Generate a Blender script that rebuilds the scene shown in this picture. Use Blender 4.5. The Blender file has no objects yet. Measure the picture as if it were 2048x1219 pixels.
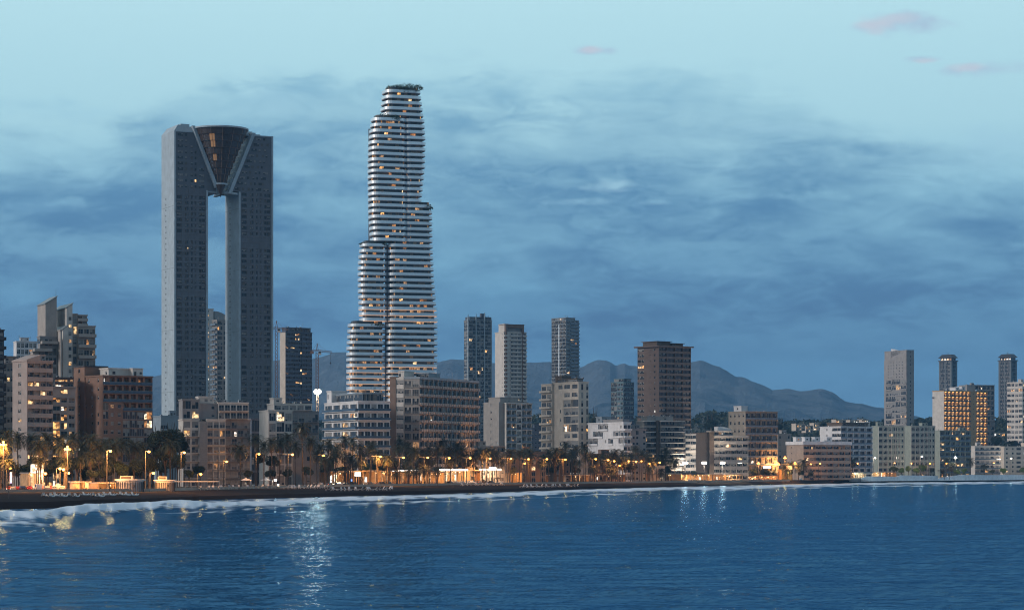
import bpy, math, random
from mathutils import Vector, Matrix, noise
random.seed(7)
R = math.radians
sc = bpy.context.scene
col = sc.collection
# ---- camera: 88 mm lens, level, 9 m above the sea, shifted up (verticals stay parallel)
F, CH, HY, CX = 5000.0, 9.0, 940.0, 1024.0
cam_d = bpy.data.cameras.new("camera"); cam = bpy.data.objects.new("camera", cam_d); col.objects.link(cam)
cam.location = (0, 0, CH); cam.rotation_euler = (R(90), 0, 0)
cam_d.sensor_width = 36; cam_d.lens = 36 * F / 2048; cam_d.shift_y = (HY - 609.5) / 2048
cam_d.clip_start = 1; cam_d.clip_end = 60000
sc.camera = cam
sc.view_settings.view_transform = 'Standard'; sc.view_settings.look = 'None'
sc.view_settings.gamma = 1; sc.view_settings.use_curve_mapping = False
sc.view_settings.exposure = 0.0
sc.cycles.use_denoising = True
sc.cycles.max_bounces = 5; sc.cycles.diffuse_bounces = 2; sc.cycles.glossy_bounces = 3
sc.cycles.volume_bounces = 0; sc.cycles.transparent_max_bounces = 6
sc.cycles.sample_clamp_indirect = 3.0; sc.cycles.sample_clamp_direct = 20.0
sc.cycles.use_light_tree = True; sc.cycles.pixel_filter_type = 'BLACKMAN_HARRIS'; sc.cycles.filter_width = 1.1
# ---- dusk sky: Nishita base, elevation ramps and a procedural cloud layer, all by direction
SUN_EL, SUN_V = R(20), Vector((-0.90, -0.28, 0.36)).normalized()
world = bpy.data.worlds.new("World"); sc.world = world; world.use_nodes = True
NT = world.node_tree; NT.nodes.clear()
class G:
    "tiny node-graph helper"
    def __init__(s, nt): s.nt = nt
    def n(s, t, **k):
        nd = s.nt.nodes.new(t)
        for a, b in k.items(): setattr(nd, a, b)
        return nd
    def put(s, sock, v):
        if isinstance(v, bpy.types.NodeSocket): s.nt.links.new(v, sock)
        elif v is not None: sock.default_value = v
    def m(s, op, a, b=0.0, c=None, clamp=False):
        nd = s.n('ShaderNodeMath', operation=op, use_clamp=clamp)
        s.put(nd.inputs[0], a); s.put(nd.inputs[1], b)
        if c is not None: s.put(nd.inputs[2], c)
        return nd.outputs[0]
    def ramp(s, f, pts, interp='LINEAR'):
        nd = s.n('ShaderNodeValToRGB'); cr = nd.color_ramp; cr.interpolation = interp
        while len(cr.elements) < len(pts): cr.elements.new(0.5)
        for e, (p, c) in zip(cr.elements, pts):
            e.position = p; e.color = (c if len(c) == 4 else (*c, 1))
        s.put(nd.inputs[0], f); return nd.outputs[0]
    def mix(s, f, a, b, mode='MIX'):
        nd = s.n('ShaderNodeMix', data_type='RGBA', blend_type=mode)
        s.put(nd.inputs[0], f)
        s.put(nd.inputs[6], a if not isinstance(a, tuple) else (*a[:3], 1))
        s.put(nd.inputs[7], b if not isinstance(b, tuple) else (*b[:3], 1))
        return nd.outputs[2]
    def noise(s, vec, scale, detail=4, rough=.5, dist=0.0):
        nd = s.n('ShaderNodeTexNoise'); s.put(nd.inputs['Vector'], vec)
        nd.inputs['Scale'].default_value = scale; nd.inputs['Detail'].default_value = detail
        nd.inputs['Roughness'].default_value = rough; nd.inputs['Distortion'].default_value = dist
        return nd.outputs[0]
    def xyz(s, x, y, z=0.0):
        nd = s.n('ShaderNodeCombineXYZ'); s.put(nd.inputs[0], x); s.put(nd.inputs[1], y); s.put(nd.inputs[2], z)
        return nd.outputs[0]
    def sstep(s, x, a, b, lo=0.0, hi=1.0):
        nd = s.n('ShaderNodeMapRange', interpolation_type='SMOOTHSTEP')
        s.put(nd.inputs[0], x); s.put(nd.inputs[1], a); s.put(nd.inputs[2], b); s.put(nd.inputs[3], lo); s.put(nd.inputs[4], hi)
        return nd.outputs[0]
def lin(r, g, b):
    f = lambda c: (c / 255 / 12.92) if c / 255 <= .04045 else ((c / 255 + .055) / 1.055) ** 2.4
    return (f(r), f(g), f(b))
g = G(NT)
tc = g.n('ShaderNodeTexCoord'); sep = g.n('ShaderNodeSeparateXYZ'); NT.links.new(tc.outputs['Generated'], sep.inputs[0])
sx, sy, sz = sep.outputs
hor = g.m('SQRT', g.m('ADD', g.m('MULTIPLY', sx, sx), g.m('MULTIPLY', sy, sy)))
tan_e = g.m('DIVIDE', sz, g.m('MAXIMUM', hor, .001))       # tangent of elevation
az = g.m('ARCTAN2', sx, sy)                                # azimuth, 0 straight ahead
e5 = g.m('MULTIPLY', tan_e, 5.0, clamp=True)               # 0 horizon .. 1 at 11.3 deg
def ey(y): return max(0, min(1, (HY - y) / F * 5))
clear = g.ramp(e5, [(ey(900), lin(104, 152, 186)), (ey(760), lin(106, 156, 190)), (ey(600), lin(116, 172, 206)), (ey(400), lin(150, 202, 224)),
                    (ey(250), lin(176, 221, 234)), (ey(0), lin(188, 230, 240))])
cloud = g.ramp(e5, [(ey(900), lin(80, 122, 158)), (ey(740), lin(82, 126, 165)), (ey(640), lin(78, 120, 160)), (ey(480), lin(82, 131, 172)),
                    (ey(330), lin(94, 146, 184)), (ey(180), lin(128, 180, 208)), (ey(0), lin(160, 205, 224))])
# cloud density
v = g.m('MULTIPLY', tan_e, 1.0)
P1 = g.xyz(g.m('MULTIPLY', az, 7.5), g.m('MULTIPLY', tan_e, 30.0), 3.7)
P2 = g.xyz(g.m('MULTIPLY', az, 28.0), g.m('MULTIPLY', tan_e, 72.0), 1.3)
n1 = g.noise(P1, 1.0, 5, .55, .35)
n2 = g.noise(P2, 1.0, 6, .62, .6)
n3 = g.noise(g.xyz(g.m('MULTIPLY', az, 80.0), g.m('MULTIPLY', tan_e, 190.0), 6.6), 1.0, 5, .65, .8)
edge = g.noise(g.xyz(g.m('MULTIPLY', az, 9.0), 0.0, 9.1), 1.0, 1, .5)
aza = g.m('SUBTRACT', g.m('ABSOLUTE', az), .075)
e5b = g.m('ADD', e5, g.m('MULTIPLY', g.m('MAXIMUM', aza, 0.0), g.m('ADD', 1.0, g.m('MULTIPLY', g.sstep(az, -.05, .05), .5))), clamp=True)
ebias = g.ramp(e5b, [(ey(860), (.50,) * 3), (ey(800), (.42,) * 3), (ey(730), (.58,) * 3), (ey(650), (.80,) * 3), (ey(470), (.78,) * 3), (ey(300), (.72,) * 3), (ey(190), (.54,) * 3), (ey(110), (.28,) * 3), (ey(0), (.16,) * 3)])
dens = g.m('ADD', g.m('ADD', g.m('MULTIPLY', n1, 1.15), g.m('MULTIPLY', n2, .62)), g.m('ADD', ebias, g.m('ADD', g.m('MULTIPLY', edge, .25), g.m('MULTIPLY', g.m('SUBTRACT', n3, .5), .34))))
mask = g.sstep(dens, 1.36, 1.78)
vary = g.sstep(g.m('ADD', g.noise(P1, 1.7, 4, .5, .3), g.m('MULTIPLY', g.m('SUBTRACT', n3, .5), .5)), .3, .7)
cl2 = g.mix(g.m('MULTIPLY', vary, .60), cloud, clear)
sky = g.mix(mask, clear, cl2)
# two faint pinkish cloudlets high up
def blob(px, py, wx, wy, seed):
    dx = g.m('DIVIDE', g.m('SUBTRACT', az, (px - CX) / F), wx / F); dy = g.m('DIVIDE', g.m('SUBTRACT', tan_e, (HY - py) / F), wy / F)
    r2 = g.m('ADD', g.m('MULTIPLY', dx, dx), g.m('MULTIPLY', dy, dy))
    nz = g.noise(g.xyz(g.m('MULTIPLY', az, 60.0), g.m('MULTIPLY', tan_e, 150.0), seed), 1.0, 5, .6, .5)
    return g.sstep(g.m('SUBTRACT', g.m('MULTIPLY', nz, 2.2), r2), .35, 1.5)
for (b, amt, c) in (((1215, 372, 75, 20, 2.2), .8, lin(170, 214, 232)), ((1165, 402, 130, 12, 3.2), .5, lin(160, 208, 230)), ((1300, 405, 60, 8, 3.9), .4, lin(160, 208, 230)), ((560, 205, 110, 42, 4.2), .55, lin(165, 210, 228)), ((590, 330, 60, 70, 6.2), .5, lin(150, 200, 224)), ((120, 235, 170, 34, 7.2), .6, lin(160, 208, 228)),
                    ((90, 420, 130, 26, 1.7), .35, lin(130, 182, 212)), ((1480, 548, 120, 14, 8.2), .4, lin(130, 180, 212)), ((1560, 260, 160, 22, 9.2), .4, lin(160, 205, 225)), ((1990, 300, 120, 60, 5.5), .5, lin(165, 210, 230)), ((1620, 752, 330, 46, 6.6), .85, lin(104, 156, 192)), ((1900, 745, 200, 40, 4.1), .7, lin(104, 156, 192)), ((60, 560, 160, 20, 2.9), .3, lin(110, 165, 200))):
    sky = g.mix(g.m('MULTIPLY', blob(*b), amt), sky, c)
for b in ((1810, 55, 150, 36, 2.2), (1960, 152, 110, 22, 5.2), (1190, 102, 60, 14, 8.3), (1840, 130, 50, 12, 4.4)):
    sky = g.mix(g.m('MULTIPLY', blob(*b), .8), sky, lin(172, 196, 220))
for b in ((1742, 62, 55, 26, 1.2), (1790, 48, 60, 16, 3.2), (1925, 148, 60, 14, 6.2), (1185, 100, 36, 12, 7.3), (1842, 133, 34, 9, 2.4)):
    sky = g.mix(g.m('MULTIPLY', blob(*b), .7), sky, lin(208, 210, 222))
# behind and above the frame: paler, warmer afterglow towards the set sun
upc = g.mix(g.sstep(tan_e, .2, .75), sky, (.30, .36, .42))
az_s = math.atan2(SUN_V.x, SUN_V.y)
dirdot = g.m('ADD', g.m('MULTIPLY', sx, SUN_V.x), g.m('MULTIPLY', sy, SUN_V.y))
glow = g.m('MULTIPLY', g.sstep(dirdot, .25, .95), g.sstep(tan_e, 1.0, -.05))
upc = g.mix(g.m('MULTIPLY', glow, .85), upc, (1.05, .92, .80))
away = g.m('MULTIPLY', g.sstep(sy, .2, -.6), g.m('SUBTRACT', 1.0, glow))
upc = g.mix(g.m('MULTIPLY', away, .55), upc, (.085, .13, .20))
nish = g.n('ShaderNodeTexSky', sky_type='NISHITA', sun_disc=False, sun_elevation=R(2), sun_rotation=-az_s)
nish.air_density = 1.2; nish.dust_density = 1.0
skyc = g.mix(1.0, upc, g.mix(1.0, nish.outputs[0], (.012, .012, .014), 'MULTIPLY'), 'ADD')
bg = g.n('ShaderNodeBackground'); NT.links.new(skyc, bg.inputs[0]); bg.inputs[1].default_value = 1.02
wo = g.n('ShaderNodeOutputWorld'); NT.links.new(bg.outputs[0], wo.inputs[0])
sun_d = bpy.data.lights.new("sun", 'SUN'); sun = bpy.data.objects.new("sun", sun_d); col.objects.link(sun)
sun_d.energy = 2.0; sun_d.angle = R(14); sun_d.color = (1.0, .88, .80)
sun.rotation_euler = SUN_V.to_track_quat('Z', 'Y').to_euler()

# ================= materials
MT = {}
def mat(name, c, rough=.7, var=.18, scale=.35, metal=0.0, streak=0.0, spec=.5, emit=None, es=0.0, bump=0.0):
    if name in MT: return MT[name]
    m = bpy.data.materials.new(name); m.use_nodes = True; MT[name] = m
    q = G(m.node_tree); bs = m.node_tree.nodes['Principled BSDF']
    bs.inputs['Roughness'].default_value = rough; bs.inputs['Metallic'].default_value = metal
    bs.inputs['Specular IOR Level'].default_value = spec
    o = q.n('ShaderNodeTexCoord').outputs['Object']
    if var > 0:
        nz = q.noise(o, scale, 5, .6)
        lo = tuple(x * (1 - var) for x in c); hi = tuple(min(1, x * (1 + var)) for x in c)
        cc = q.ramp(nz, [(.3, lo), (.7, hi)])
        if streak:
            mp = q.n('ShaderNodeMapping'); mp.inputs['Scale'].default_value = (1.1, 1.1, .09); q.put(mp.inputs[0], o)
            st = q.sstep(q.noise(mp.outputs[0], 1.0, 5, .65), .5, .75)
            cc = q.mix(q.m('MULTIPLY', st, streak), cc, tuple(x * .45 for x in c))
        q.put(bs.inputs['Base Color'], cc)
        if bump:
            bp = q.n('ShaderNodeBump'); bp.inputs['Strength'].default_value = bump; q.put(bp.inputs['Height'], q.noise(o, scale * 6, 5, .6)); q.put(bs.inputs['Normal'], bp.outputs[0])
    else: bs.inputs['Base Color'].default_value = (*c, 1)
    if emit:
        bs.inputs['Emission Color'].default_value = (*emit, 1); bs.inputs['Emission Strength'].default_value = es
        m.cycles.emission_sampling = 'NONE'
        if name.startswith('lit_'):          # rooms differ: brighter and dimmer, amber and cream
            ps = q.n('ShaderNodeNewGeometry').outputs['Position']
            a_ = q.noise(ps, .9, 2, .6); b_ = q.noise(ps, .16, 1, .5)
            q.put(bs.inputs['Emission Strength'], q.m('MULTIPLY', q.sstep(a_, .3, .72), es * 1.7))
            q.put(bs.inputs['Emission Color'], q.mix(q.sstep(b_, .4, .6), tuple(x * y for x, y in zip(emit, (1, .78, .55))), tuple(min(1, x * y) for x, y in zip(emit, (1, 1.12, 1.35)))))
    return m
def wall(name, c, streak=.35, rough=.8): return mat('wall_' + name, c, rough, .14, .25, streak=streak)
GLASS = mat('window_glass', (.012, .018, .028), .15, .3, .4, spec=.5)
GLASSB = mat('window_glass_blue', (.05, .08, .12), .1, .3, .3, spec=1.0)
GLASSC = mat('tower_glass', (.10, .15, .20), .15, .3, .15, metal=.5)
BLIND = mat('window_blind', (.22, .22, .22), .8, .25, 1.0)
CURT = mat('window_curtain', (.11, .105, .10), .9, .3, 1.5)
FRAME = mat('frame_white', (.30, .31, .32), .5, .1, 1)
FRAMED = mat('frame_dark', (.06, .06, .07), .5, .1, 1)
LITW = mat('lit_warm', (.2, .15, .1), .8, 0, emit=(1.0, .60, .25), es=1.25)
LITD = mat('lit_dim', (.2, .15, .1), .8, 0, emit=(1.0, .50, .20), es=.42)
LITN = mat('lit_cool', (.2, .2, .2), .8, 0, emit=(1.0, .88, .68), es=1.6)
LITB = mat('lit_blue', (.1, .2, .3), .8, 0, emit=(.25, .60, .95), es=.9)
RAILG = mat('balcony_glass', (.12, .17, .22), .2, .25, .5, metal=.2)
RAILB = mat('balcony_glass_navy', (.035, .07, .12), .25, .25, .5)
METAL = mat('metal_grey', (.25, .26, .27), .45, .15, 1, metal=.6)
METALD = mat('metal_dark', (.05, .05, .055), .5, .15, 1, metal=.3)
WHITE = mat('white_paint', (.62, .63, .65), .6, .12, .6, streak=.2)
ROOF = mat('roof_grey', (.16, .16, .17), .85, .25, .5)

# ================= geometry helpers
class MB:
    def __init__(s): s.v = []; s.f = []; s.m = []
    def poly(s, pts, m=0):
        i = len(s.v); s.v.extend(tuple(p) for p in pts); s.f.append(tuple(range(i, i + len(pts)))); s.m.append(m)
    def hexa(s, p, m=0):      # p: 8 points, bottom 4 then top 4
        i = len(s.v); s.v.extend(tuple(q) for q in p)
        for q in ((0, 3, 2, 1), (4, 5, 6, 7), (0, 1, 5, 4), (1, 2, 6, 5), (2, 3, 7, 6), (3, 0, 4, 7)):
            s.f.append(tuple(i + k for k in q)); s.m.append(m)
    def box(s, x0, x1, y0, y1, z0, z1, m=0):
        s.hexa([(x0, y0, z0), (x1, y0, z0), (x1, y1, z0), (x0, y1, z0), (x0, y0, z1), (x1, y0, z1), (x1, y1, z1), (x0, y1, z1)], m)
    def tube(s, pts, rads, n=6, m=0, cap=True):
        rings = []
        for k, p in enumerate(pts):
            p = Vector(p); a = Vector(pts[max(k - 1, 0)]); b = Vector(pts[min(k + 1, len(pts) - 1)])
            t = (b - a).normalized(); u = t.orthogonal().normalized() if abs(t.z) > .95 else t.cross(Vector((0, 0, 1))).normalized()
            w = t.cross(u); r = rads[k] if isinstance(rads, (list, tuple)) else rads
            i = len(s.v); rings.append(i)
            for j in range(n):
                an = 2 * math.pi * j / n; s.v.append(tuple(p + (u * math.cos(an) + w * math.sin(an)) * r))
        for a, b in zip(rings, rings[1:]):
            for j in range(n):
                s.f.append((a + j, a + (j + 1) % n, b + (j + 1) % n, b + j)); s.m.append(m)
        if cap:
            for a in (rings[0], rings[-1]): s.f.append(tuple(a + j for j in range(n))); s.m.append(m)
    def prism(s, pts, z0, z1, m=0, mt=None):
        i = len(s.v); n = len(pts)
        s.v.extend((p[0], p[1], z0) for p in pts); s.v.extend((p[0], p[1], z1) for p in pts)
        for j in range(n): s.f.append((i + j, i + (j + 1) % n, i + n + (j + 1) % n, i + n + j)); s.m.append(m)
        s.f.append(tuple(i + n - 1 - j for j in range(n))); s.f.append(tuple(i + n + j for j in range(n))); s.m += [m if mt is None else mt] * 2
    def ball(s, c, r, n=6, m=0, sz=1.0):
        k = max(4, n); rings = []
        for a in range(1, n):
            th = math.pi * a / n; i = len(s.v); rings.append(i)
            for j in range(k):
                ph = 2 * math.pi * j / k; s.v.append((c[0] + r * math.sin(th) * math.cos(ph), c[1] + r * math.sin(th) * math.sin(ph), c[2] + r * sz * math.cos(th)))
        for a, b in zip(rings, rings[1:]):
            for j in range(k): s.f.append((a + j, a + (j + 1) % k, b + (j + 1) % k, b + j)); s.m.append(m)
        s.f.append(tuple(rings[0] + j for j in range(k))); s.f.append(tuple(rings[-1] + j for j in range(k))); s.m += [m, m]
    def mesh(s, name, mats, smooth=False):
        me = bpy.data.meshes.new(name); me.from_pydata(s.v, [], s.f)
        for q in mats: me.materials.append(q)
        if len(mats) > 1: me.polygons.foreach_set('material_index', s.m)
        if smooth: me.polygons.foreach_set('use_smooth', [True] * len(s.f))
        me.update(); return me
    def build(s, name, mats, parent=None, smooth=False, mw=None, kind=None):
        return link(name, s.mesh(name, mats, smooth), parent, mw, kind)
def link(name, me, parent=None, mw=None, kind=None):
    o = bpy.data.objects.new(name, me); col.objects.link(o)
    if parent is not None: o.parent = parent
    if mw is not None: o.matrix_local = mw
    if kind: o['kind'] = kind
    return o
def tag(o, label=None, cat=None, group=None, kind=None):
    if label: o['label'] = label
    if cat: o['category'] = cat
    if group: o['group'] = group
    if kind: o['kind'] = kind
    return o
def empty(name, loc, rz=0.0):
    o = bpy.data.objects.new(name, None); col.objects.link(o); o.location = loc; o.rotation_euler = (0, 0, rz); o.empty_display_size = 2
    return o
def copy_tree(o, parent=None):
    c = o.copy(); col.objects.link(c)
    if parent is not None: c.parent = parent
    for ch in KIDS.get(o.name, ()): copy_tree(ch, c)
    return c
KIDS = {}
def reg(o, *ch):
    KIDS[o.name] = list(ch); return o
def wx(px, D): return (px - CX) / F * D
def wz(py, D): return CH + (HY - py) / F * D
def interp(t, x):
    if x <= t[0][0]: 
        (a, b), (c, d) = t[0], t[1]
    elif x >= t[-1][0]: 
        (a, b), (c, d) = t[-2], t[-1]
    else:
        for (a, b), (c, d) in zip(t, t[1:]):
            if a <= x <= c: break
    return b + (d - b) * (x - a) / (c - a)
SHORE = [(0, 1019), (100, 1017), (200, 1009), (400, 1000), (600, 995), (800, 990), (1000, 984), (1200, 977), (1400, 972), (1600, 967.5), (1750, 964.5), (2048, 961.5)]
PROM = [(0, 981), (300, 979), (500, 974), (700, 970), (1000, 966), (1300, 963), (1600, 959.5), (1750, 957.5), (2048, 955.5)]
GZ = 2.6
def d_shore(px): return F * CH / (interp(SHORE, max(0, min(2048, px))) - HY) * (1 if 0 <= px <= 2048 else max(.5, 1 + max(0, px - 2048) * .0002 - max(0, -px) * .0002))
def d_prom(px): return F * (CH - GZ) / (interp(PROM, max(0, min(2048, px))) - HY) * (1 if 0 <= px <= 2048 else max(.5, 1 + max(0, px - 2048) * .0002 - max(0, -px) * .0002))
def z_beach(px, D):
    a, b = d_shore(px), d_prom(px); t = (D - a) / (b - a)
    return -.4 + 0.4 * (D - a + 14) / 14 if t < 0 else min(1, t) ** .8 * 2.15
def beach_at(px, py):
    lo, hi = d_shore(px), d_prom(px)
    for _ in range(30):
        m = (lo + hi) / 2
        if HY + F * (CH - z_beach(px, m)) / m > py: lo = m
        else: hi = m
    return Vector((wx(px, lo), lo, z_beach(px, lo)))

# ================= building kit
def rotm(U): return math.atan2(U[1], U[0])
WM = {}
def win_mesh(w, h, kind, fr, var, mull=True):
    key = (round(w, 1), round(h, 1), kind, fr, var)
    if key in WM: return WM[key]
    rnd = random.Random(hash((round(w, 1), round(h, 1), var)) & 0xffff)
    w, h = key[0], key[1]
    mb = MB(); ft = .07; y = -.05
    n = max(1, round(w / 1.1)) if mull else 1
    pw = w / n
    cur = {'dark': 1, 'blind': 2, 'lit': 3, 'cool': 4, 'blue': 5}[kind]
    for i in range(n):
        a, b = i * pw, (i + 1) * pw
        k = 1; top = h
        if kind == 'dark':
            r = rnd.random(); k = 1
            if r < .25: mb.poly([(a, -.02, h * .55), (b, -.02, h * .55), (b, -.02, h), (a, -.02, h)], 2); top = h * .55
            elif r < .4: k = 6
        elif kind == 'blind':
            cut = h * rnd.choice((0, .2, .45)); k = 2
            mb.poly([(a, -.02, cut), (b, -.02, cut), (b, -.02, h), (a, -.02, h)], 2); top = cut; k = 1
        elif kind in ('lit', 'cool'):
            if rnd.random() < .7:
                cut = h * rnd.choice((.45, .6, .75)); mb.poly([(a, -.02, cut), (b, -.02, cut), (b, -.02, h), (a, -.02, h)], rnd.choice((2, 7, 6))); top = cut
            r = rnd.random(); k = (cur if r < .5 else 7 if r < .7 else 1 if r < .85 else 6) if n > 1 else (cur if var < 3 else 7)
        else: k = 5
        if top > 0: mb.poly([(a, 0, 0), (b, 0, 0), (b, 0, top), (a, 0, top)], k)
        if i: mb.box(a - ft / 2, a + ft / 2, y, .01, 0, h, 0)
    mb.box(0, w, y, .01, 0, ft, 0); mb.box(0, w, y, .01, h - ft, h, 0)
    mb.box(0, ft, y, .01, ft, h - ft, 0); mb.box(w - ft, w, y, .01, ft, h - ft, 0)
    me = mb.mesh('window', [FR[fr], GLASS, BLIND, LITW, LITN, LITB, CURT, LITD])
    WM[key] = (me, mb); return WM[key]
FR = {'w': FRAME, 'd': FRAMED}
class Bld:
    def __init__(s, name, label, D, C, th, group=None, cat='building', base=GZ, lit=.05, frame='w', blind=.22, rail='solid', railmat=None, seed=1):
        D = max(D, d_prom(C) + 53) if base == GZ else D
        s.D, s.th, s.base = D, R(th), base
        s.P = Vector((wx(C, D), D)); s.root = empty(name, (s.P.x, s.P.y, base), s.th)
        tag(s.root, label, cat, group)
        s.wins = []; s.bals = []; s.lit = lit; s.frame = frame; s.blind = blind; s.rail = rail; s.railmat = railmat
        s.rnd = random.Random(seed * 77 + int(C)); s.c, s.s_ = math.cos(s.th), math.sin(s.th); s.curt = {}
    def z(s, py, D=None): return wz(py, D or s.D) - s.base
    def w(s, px, off=0.0):       # length along the right-hand face from corner to the ray px
        k = (px - CX) / F; P = s.P
        return (k * P.y - P.x) / (s.c - k * s.s_)
    def l(s, px):       # length along the left-hand face
        k = (px - CX) / F; P = s.P
        return (k * P.y - P.x) / (-s.s_ - k * s.c)
    def local(s, px, D):
        v = Vector((wx(px, D), D)) - s.P
        return v.x * s.c + v.y * s.s_, -v.x * s.s_ + v.y * s.c
    def frame_of(s, side, x0, x1, y0, y1):
        return {'F': ((x0, y0), (1, 0), x1 - x0), 'L': ((x0, y1), (0, -1), y1 - y0), 'R': ((x1, y0), (0, 1), y1 - y0), 'B': ((x1, y1), (-1, 0), x1 - x0)}[side]
    def part(s, name, mb, mats, smooth=False): return mb.build(name, mats, s.root, smooth)
    def box(s, name, m, x0, x1, y0, y1, z0, z1):
        mb = MB(); mb.box(x0, x1, y0, y1, z0, z1); return s.part(name, mb, [m])
    def addwin(s, O, U, N, u, z, w, h, depth, kind=None, fr=None):
        r = s.rnd.random()
        if kind is None:
            kind = 'lit' if r < s.lit * .75 else 'cool' if r < s.lit else 'blind' if r < s.lit + s.blind else 'dark'
        me, mb = win_mesh(w, h, kind, fr or s.frame, s.rnd.randrange(4))
        p = Vector((O[0] + U[0] * u - N[0] * depth, O[1] + U[1] * u - N[1] * depth, z))
        mw = Matrix.Translation(p) @ Matrix.Rotation(rotm(U), 4, 'Z')
        s.wins.append((w * h * (2 if kind in ('lit', 'cool') else 1) + z * .01, me, mb, mw))
    def addbal(s, O, U, N, u0, u1, z, d0, d1, style=None, ph=1.0, m=None):
        "balcony: slab from d0 (inside) to d1 (outside the face) and a parapet"
        style = style or s.rail; key = (round(u1 - u0, 2), round(d1 - d0, 2), style, ph, id(m))
        if key not in s.curt:
            L, d = u1 - u0, d1 - d0; mb = MB(); pm = 0
            mb.box(0, L, -d, 0, -.16, 0.0, 0)
            t = .10
            if style in ('solid', 'glass', 'navy'):
                q = 0 if style == 'solid' else 1; b = 0.001 if style == 'solid' else .05
                mb.box(0, L, -d, -d + t, b, ph, q)
                if d1 > .3: mb.box(0, t, -d + t, 0, b, ph, q); mb.box(L - t, L, -d + t, 0, b, ph, q)
                if style != 'solid': mb.box(0, L, -d - .02, -d + t + .02, ph, ph + .07, 2)
            else:
                for zz in (.25, .6, 1.0): mb.box(0, L, -d, -d + .06, zz, zz + .06, 2)
                k = max(2, int(L / 1.1)); 
                for i in range(k + 1):
                    x = (L - .06) * i / k; mb.box(x, x + .06, -d, -d + .06, 0, 1.0, 2)
            s.curt[key] = (mb.mesh('balcony', [m or s.railmat or s.wm, RAILB if style == 'navy' else RAILG, METAL]), mb)
        me, mb = s.curt[key]
        p = Vector((O[0] + U[0] * u0 + N[0] * d0, O[1] + U[1] * u0 + N[1] * d0, z))
        s.bals.append(((u1 - u0) * 3 + z * .01, me, mb, Matrix.Translation(p) @ Matrix.Rotation(rotm(U), 4, 'Z')))
    def face(s, mb, side, blk, z0, z1, spec):
        O, U, W = s.frame_of(side, *blk); N = (U[1], -U[0]); P = lambda u, z, d=0.0: (O[0] + U[0] * u + N[0] * d, O[1] + U[1] * u + N[1] * d, z)
        if spec is None:
            mb.poly([P(0, z0), P(W, z0), P(W, z1), P(0, z1)]); return
        n = spec['n']; fh = (z1 - z0) / n; pats = spec['p'] if isinstance(spec['p'], (list, tuple)) else [spec['p']]
        wts = spec.get('w'); dep = spec.get('dep', .22)
        for i in range(n):                      # i from the top floor down
            zb = z1 - (i + 1) * fh; zt = zb + fh; pat = pats[i] if i < len(pats) else pats[-1 - ((i - len(pats)) % spec.get('cyc', 1))]
            k = len(pat); ww = wts if wts and len(wts) == k else [1] * k; tot = sum(ww); u = 0.0; run = None
            for j, ch in enumerate(pat + '|'):
                if ch in 'LH' or ch in 'BP':
                    if run is None: run = (u, ch)
                elif run is not None:
                    ru, rc = run; run = None
                    if rc in 'LH': s.addbal(O, U, N, ru + .06, u - .06, zb + .16, -.02, spec.get('proj', .15), spec.get('rail'), spec.get('ph', 1.0))
                    else: s.addbal(O, U, N, ru, u, zb + .16, 0.003, spec.get('proj', 1.3), spec.get('rail'), spec.get('ph', 1.0))
                if ch == '|': break
                bw = W * ww[j] / tot; a, b = u, u + bw; u = b
                if ch == '.': mb.poly([P(a, zb), P(b, zb), P(b, zt), P(a, zt)]); continue
                if ch == 'w': ow, oh, sl = min(spec.get('ww', 1.3), bw * .7), fh * spec.get('wh', .42), fh * .34
                elif ch == 's': ow, oh, sl = min(.7, bw * .5), fh * .25, fh * .45
                elif ch == 'W': ow, oh, sl = bw * .74, fh * .5, fh * .28
                elif ch == 'g': ow, oh, sl = bw * .97, fh * spec.get('gh', .52), fh * .3
                elif ch == 'd': ow, oh, sl = bw * .8, fh * .74, fh * .08
                elif ch in 'BP': ow, oh, sl = bw * .82, fh * .74, .17
                elif ch == 'G': ow, oh, sl = bw * .96, fh * .86, fh * .07
                else: ow, oh, sl = bw - spec.get('fin', .25), fh - .34, .17
                ua = a + (bw - ow) / 2; ub = ua + ow; za = zb + sl; zc = za + oh
                dd = spec.get('ldep', 1.5) if ch in 'LH' else dep
                if ua > a + 1e-4: mb.poly([P(a, zb), P(ua, zb), P(ua, zt), P(a, zt)]); mb.poly([P(ub, zb), P(b, zb), P(b, zt), P(ub, zt)])
                mb.poly([P(ua, zb), P(ub, zb), P(ub, za), P(ua, za)]); mb.poly([P(ua, zc), P(ub, zc), P(ub, zt), P(ua, zt)])
                mb.poly([P(ua, za), P(ua, zc), P(ua, zc, -dd), P(ua, za, -dd)]); mb.poly([P(ub, za), P(ub, zc), P(ub, zc, -dd), P(ub, za, -dd)])
                mb.poly([P(ua, za), P(ub, za), P(ub, za, -dd), P(ua, za, -dd)]); mb.poly([P(ua, zc), P(ub, zc), P(ub, zc, -dd), P(ua, zc, -dd)])
                if ch in 'LH':
                    mb.poly([P(ua, za, -dd), P(ub, za, -dd), P(ub, zc, -dd), P(ua, zc, -dd)])
                    fw = ow * (.78 if ch == 'L' else .5); o0 = ua + (ow - fw) * s.rnd.choice((.3, .5, .7))
                    s.addwin(O, U, N, o0, za, fw, oh * .84, dd - .06, 'lit' if ch == 'H' else None)
                else: s.addwin(O, U, N, ua, za, ow, oh, dd - .05, spec.get('kind'))
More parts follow.
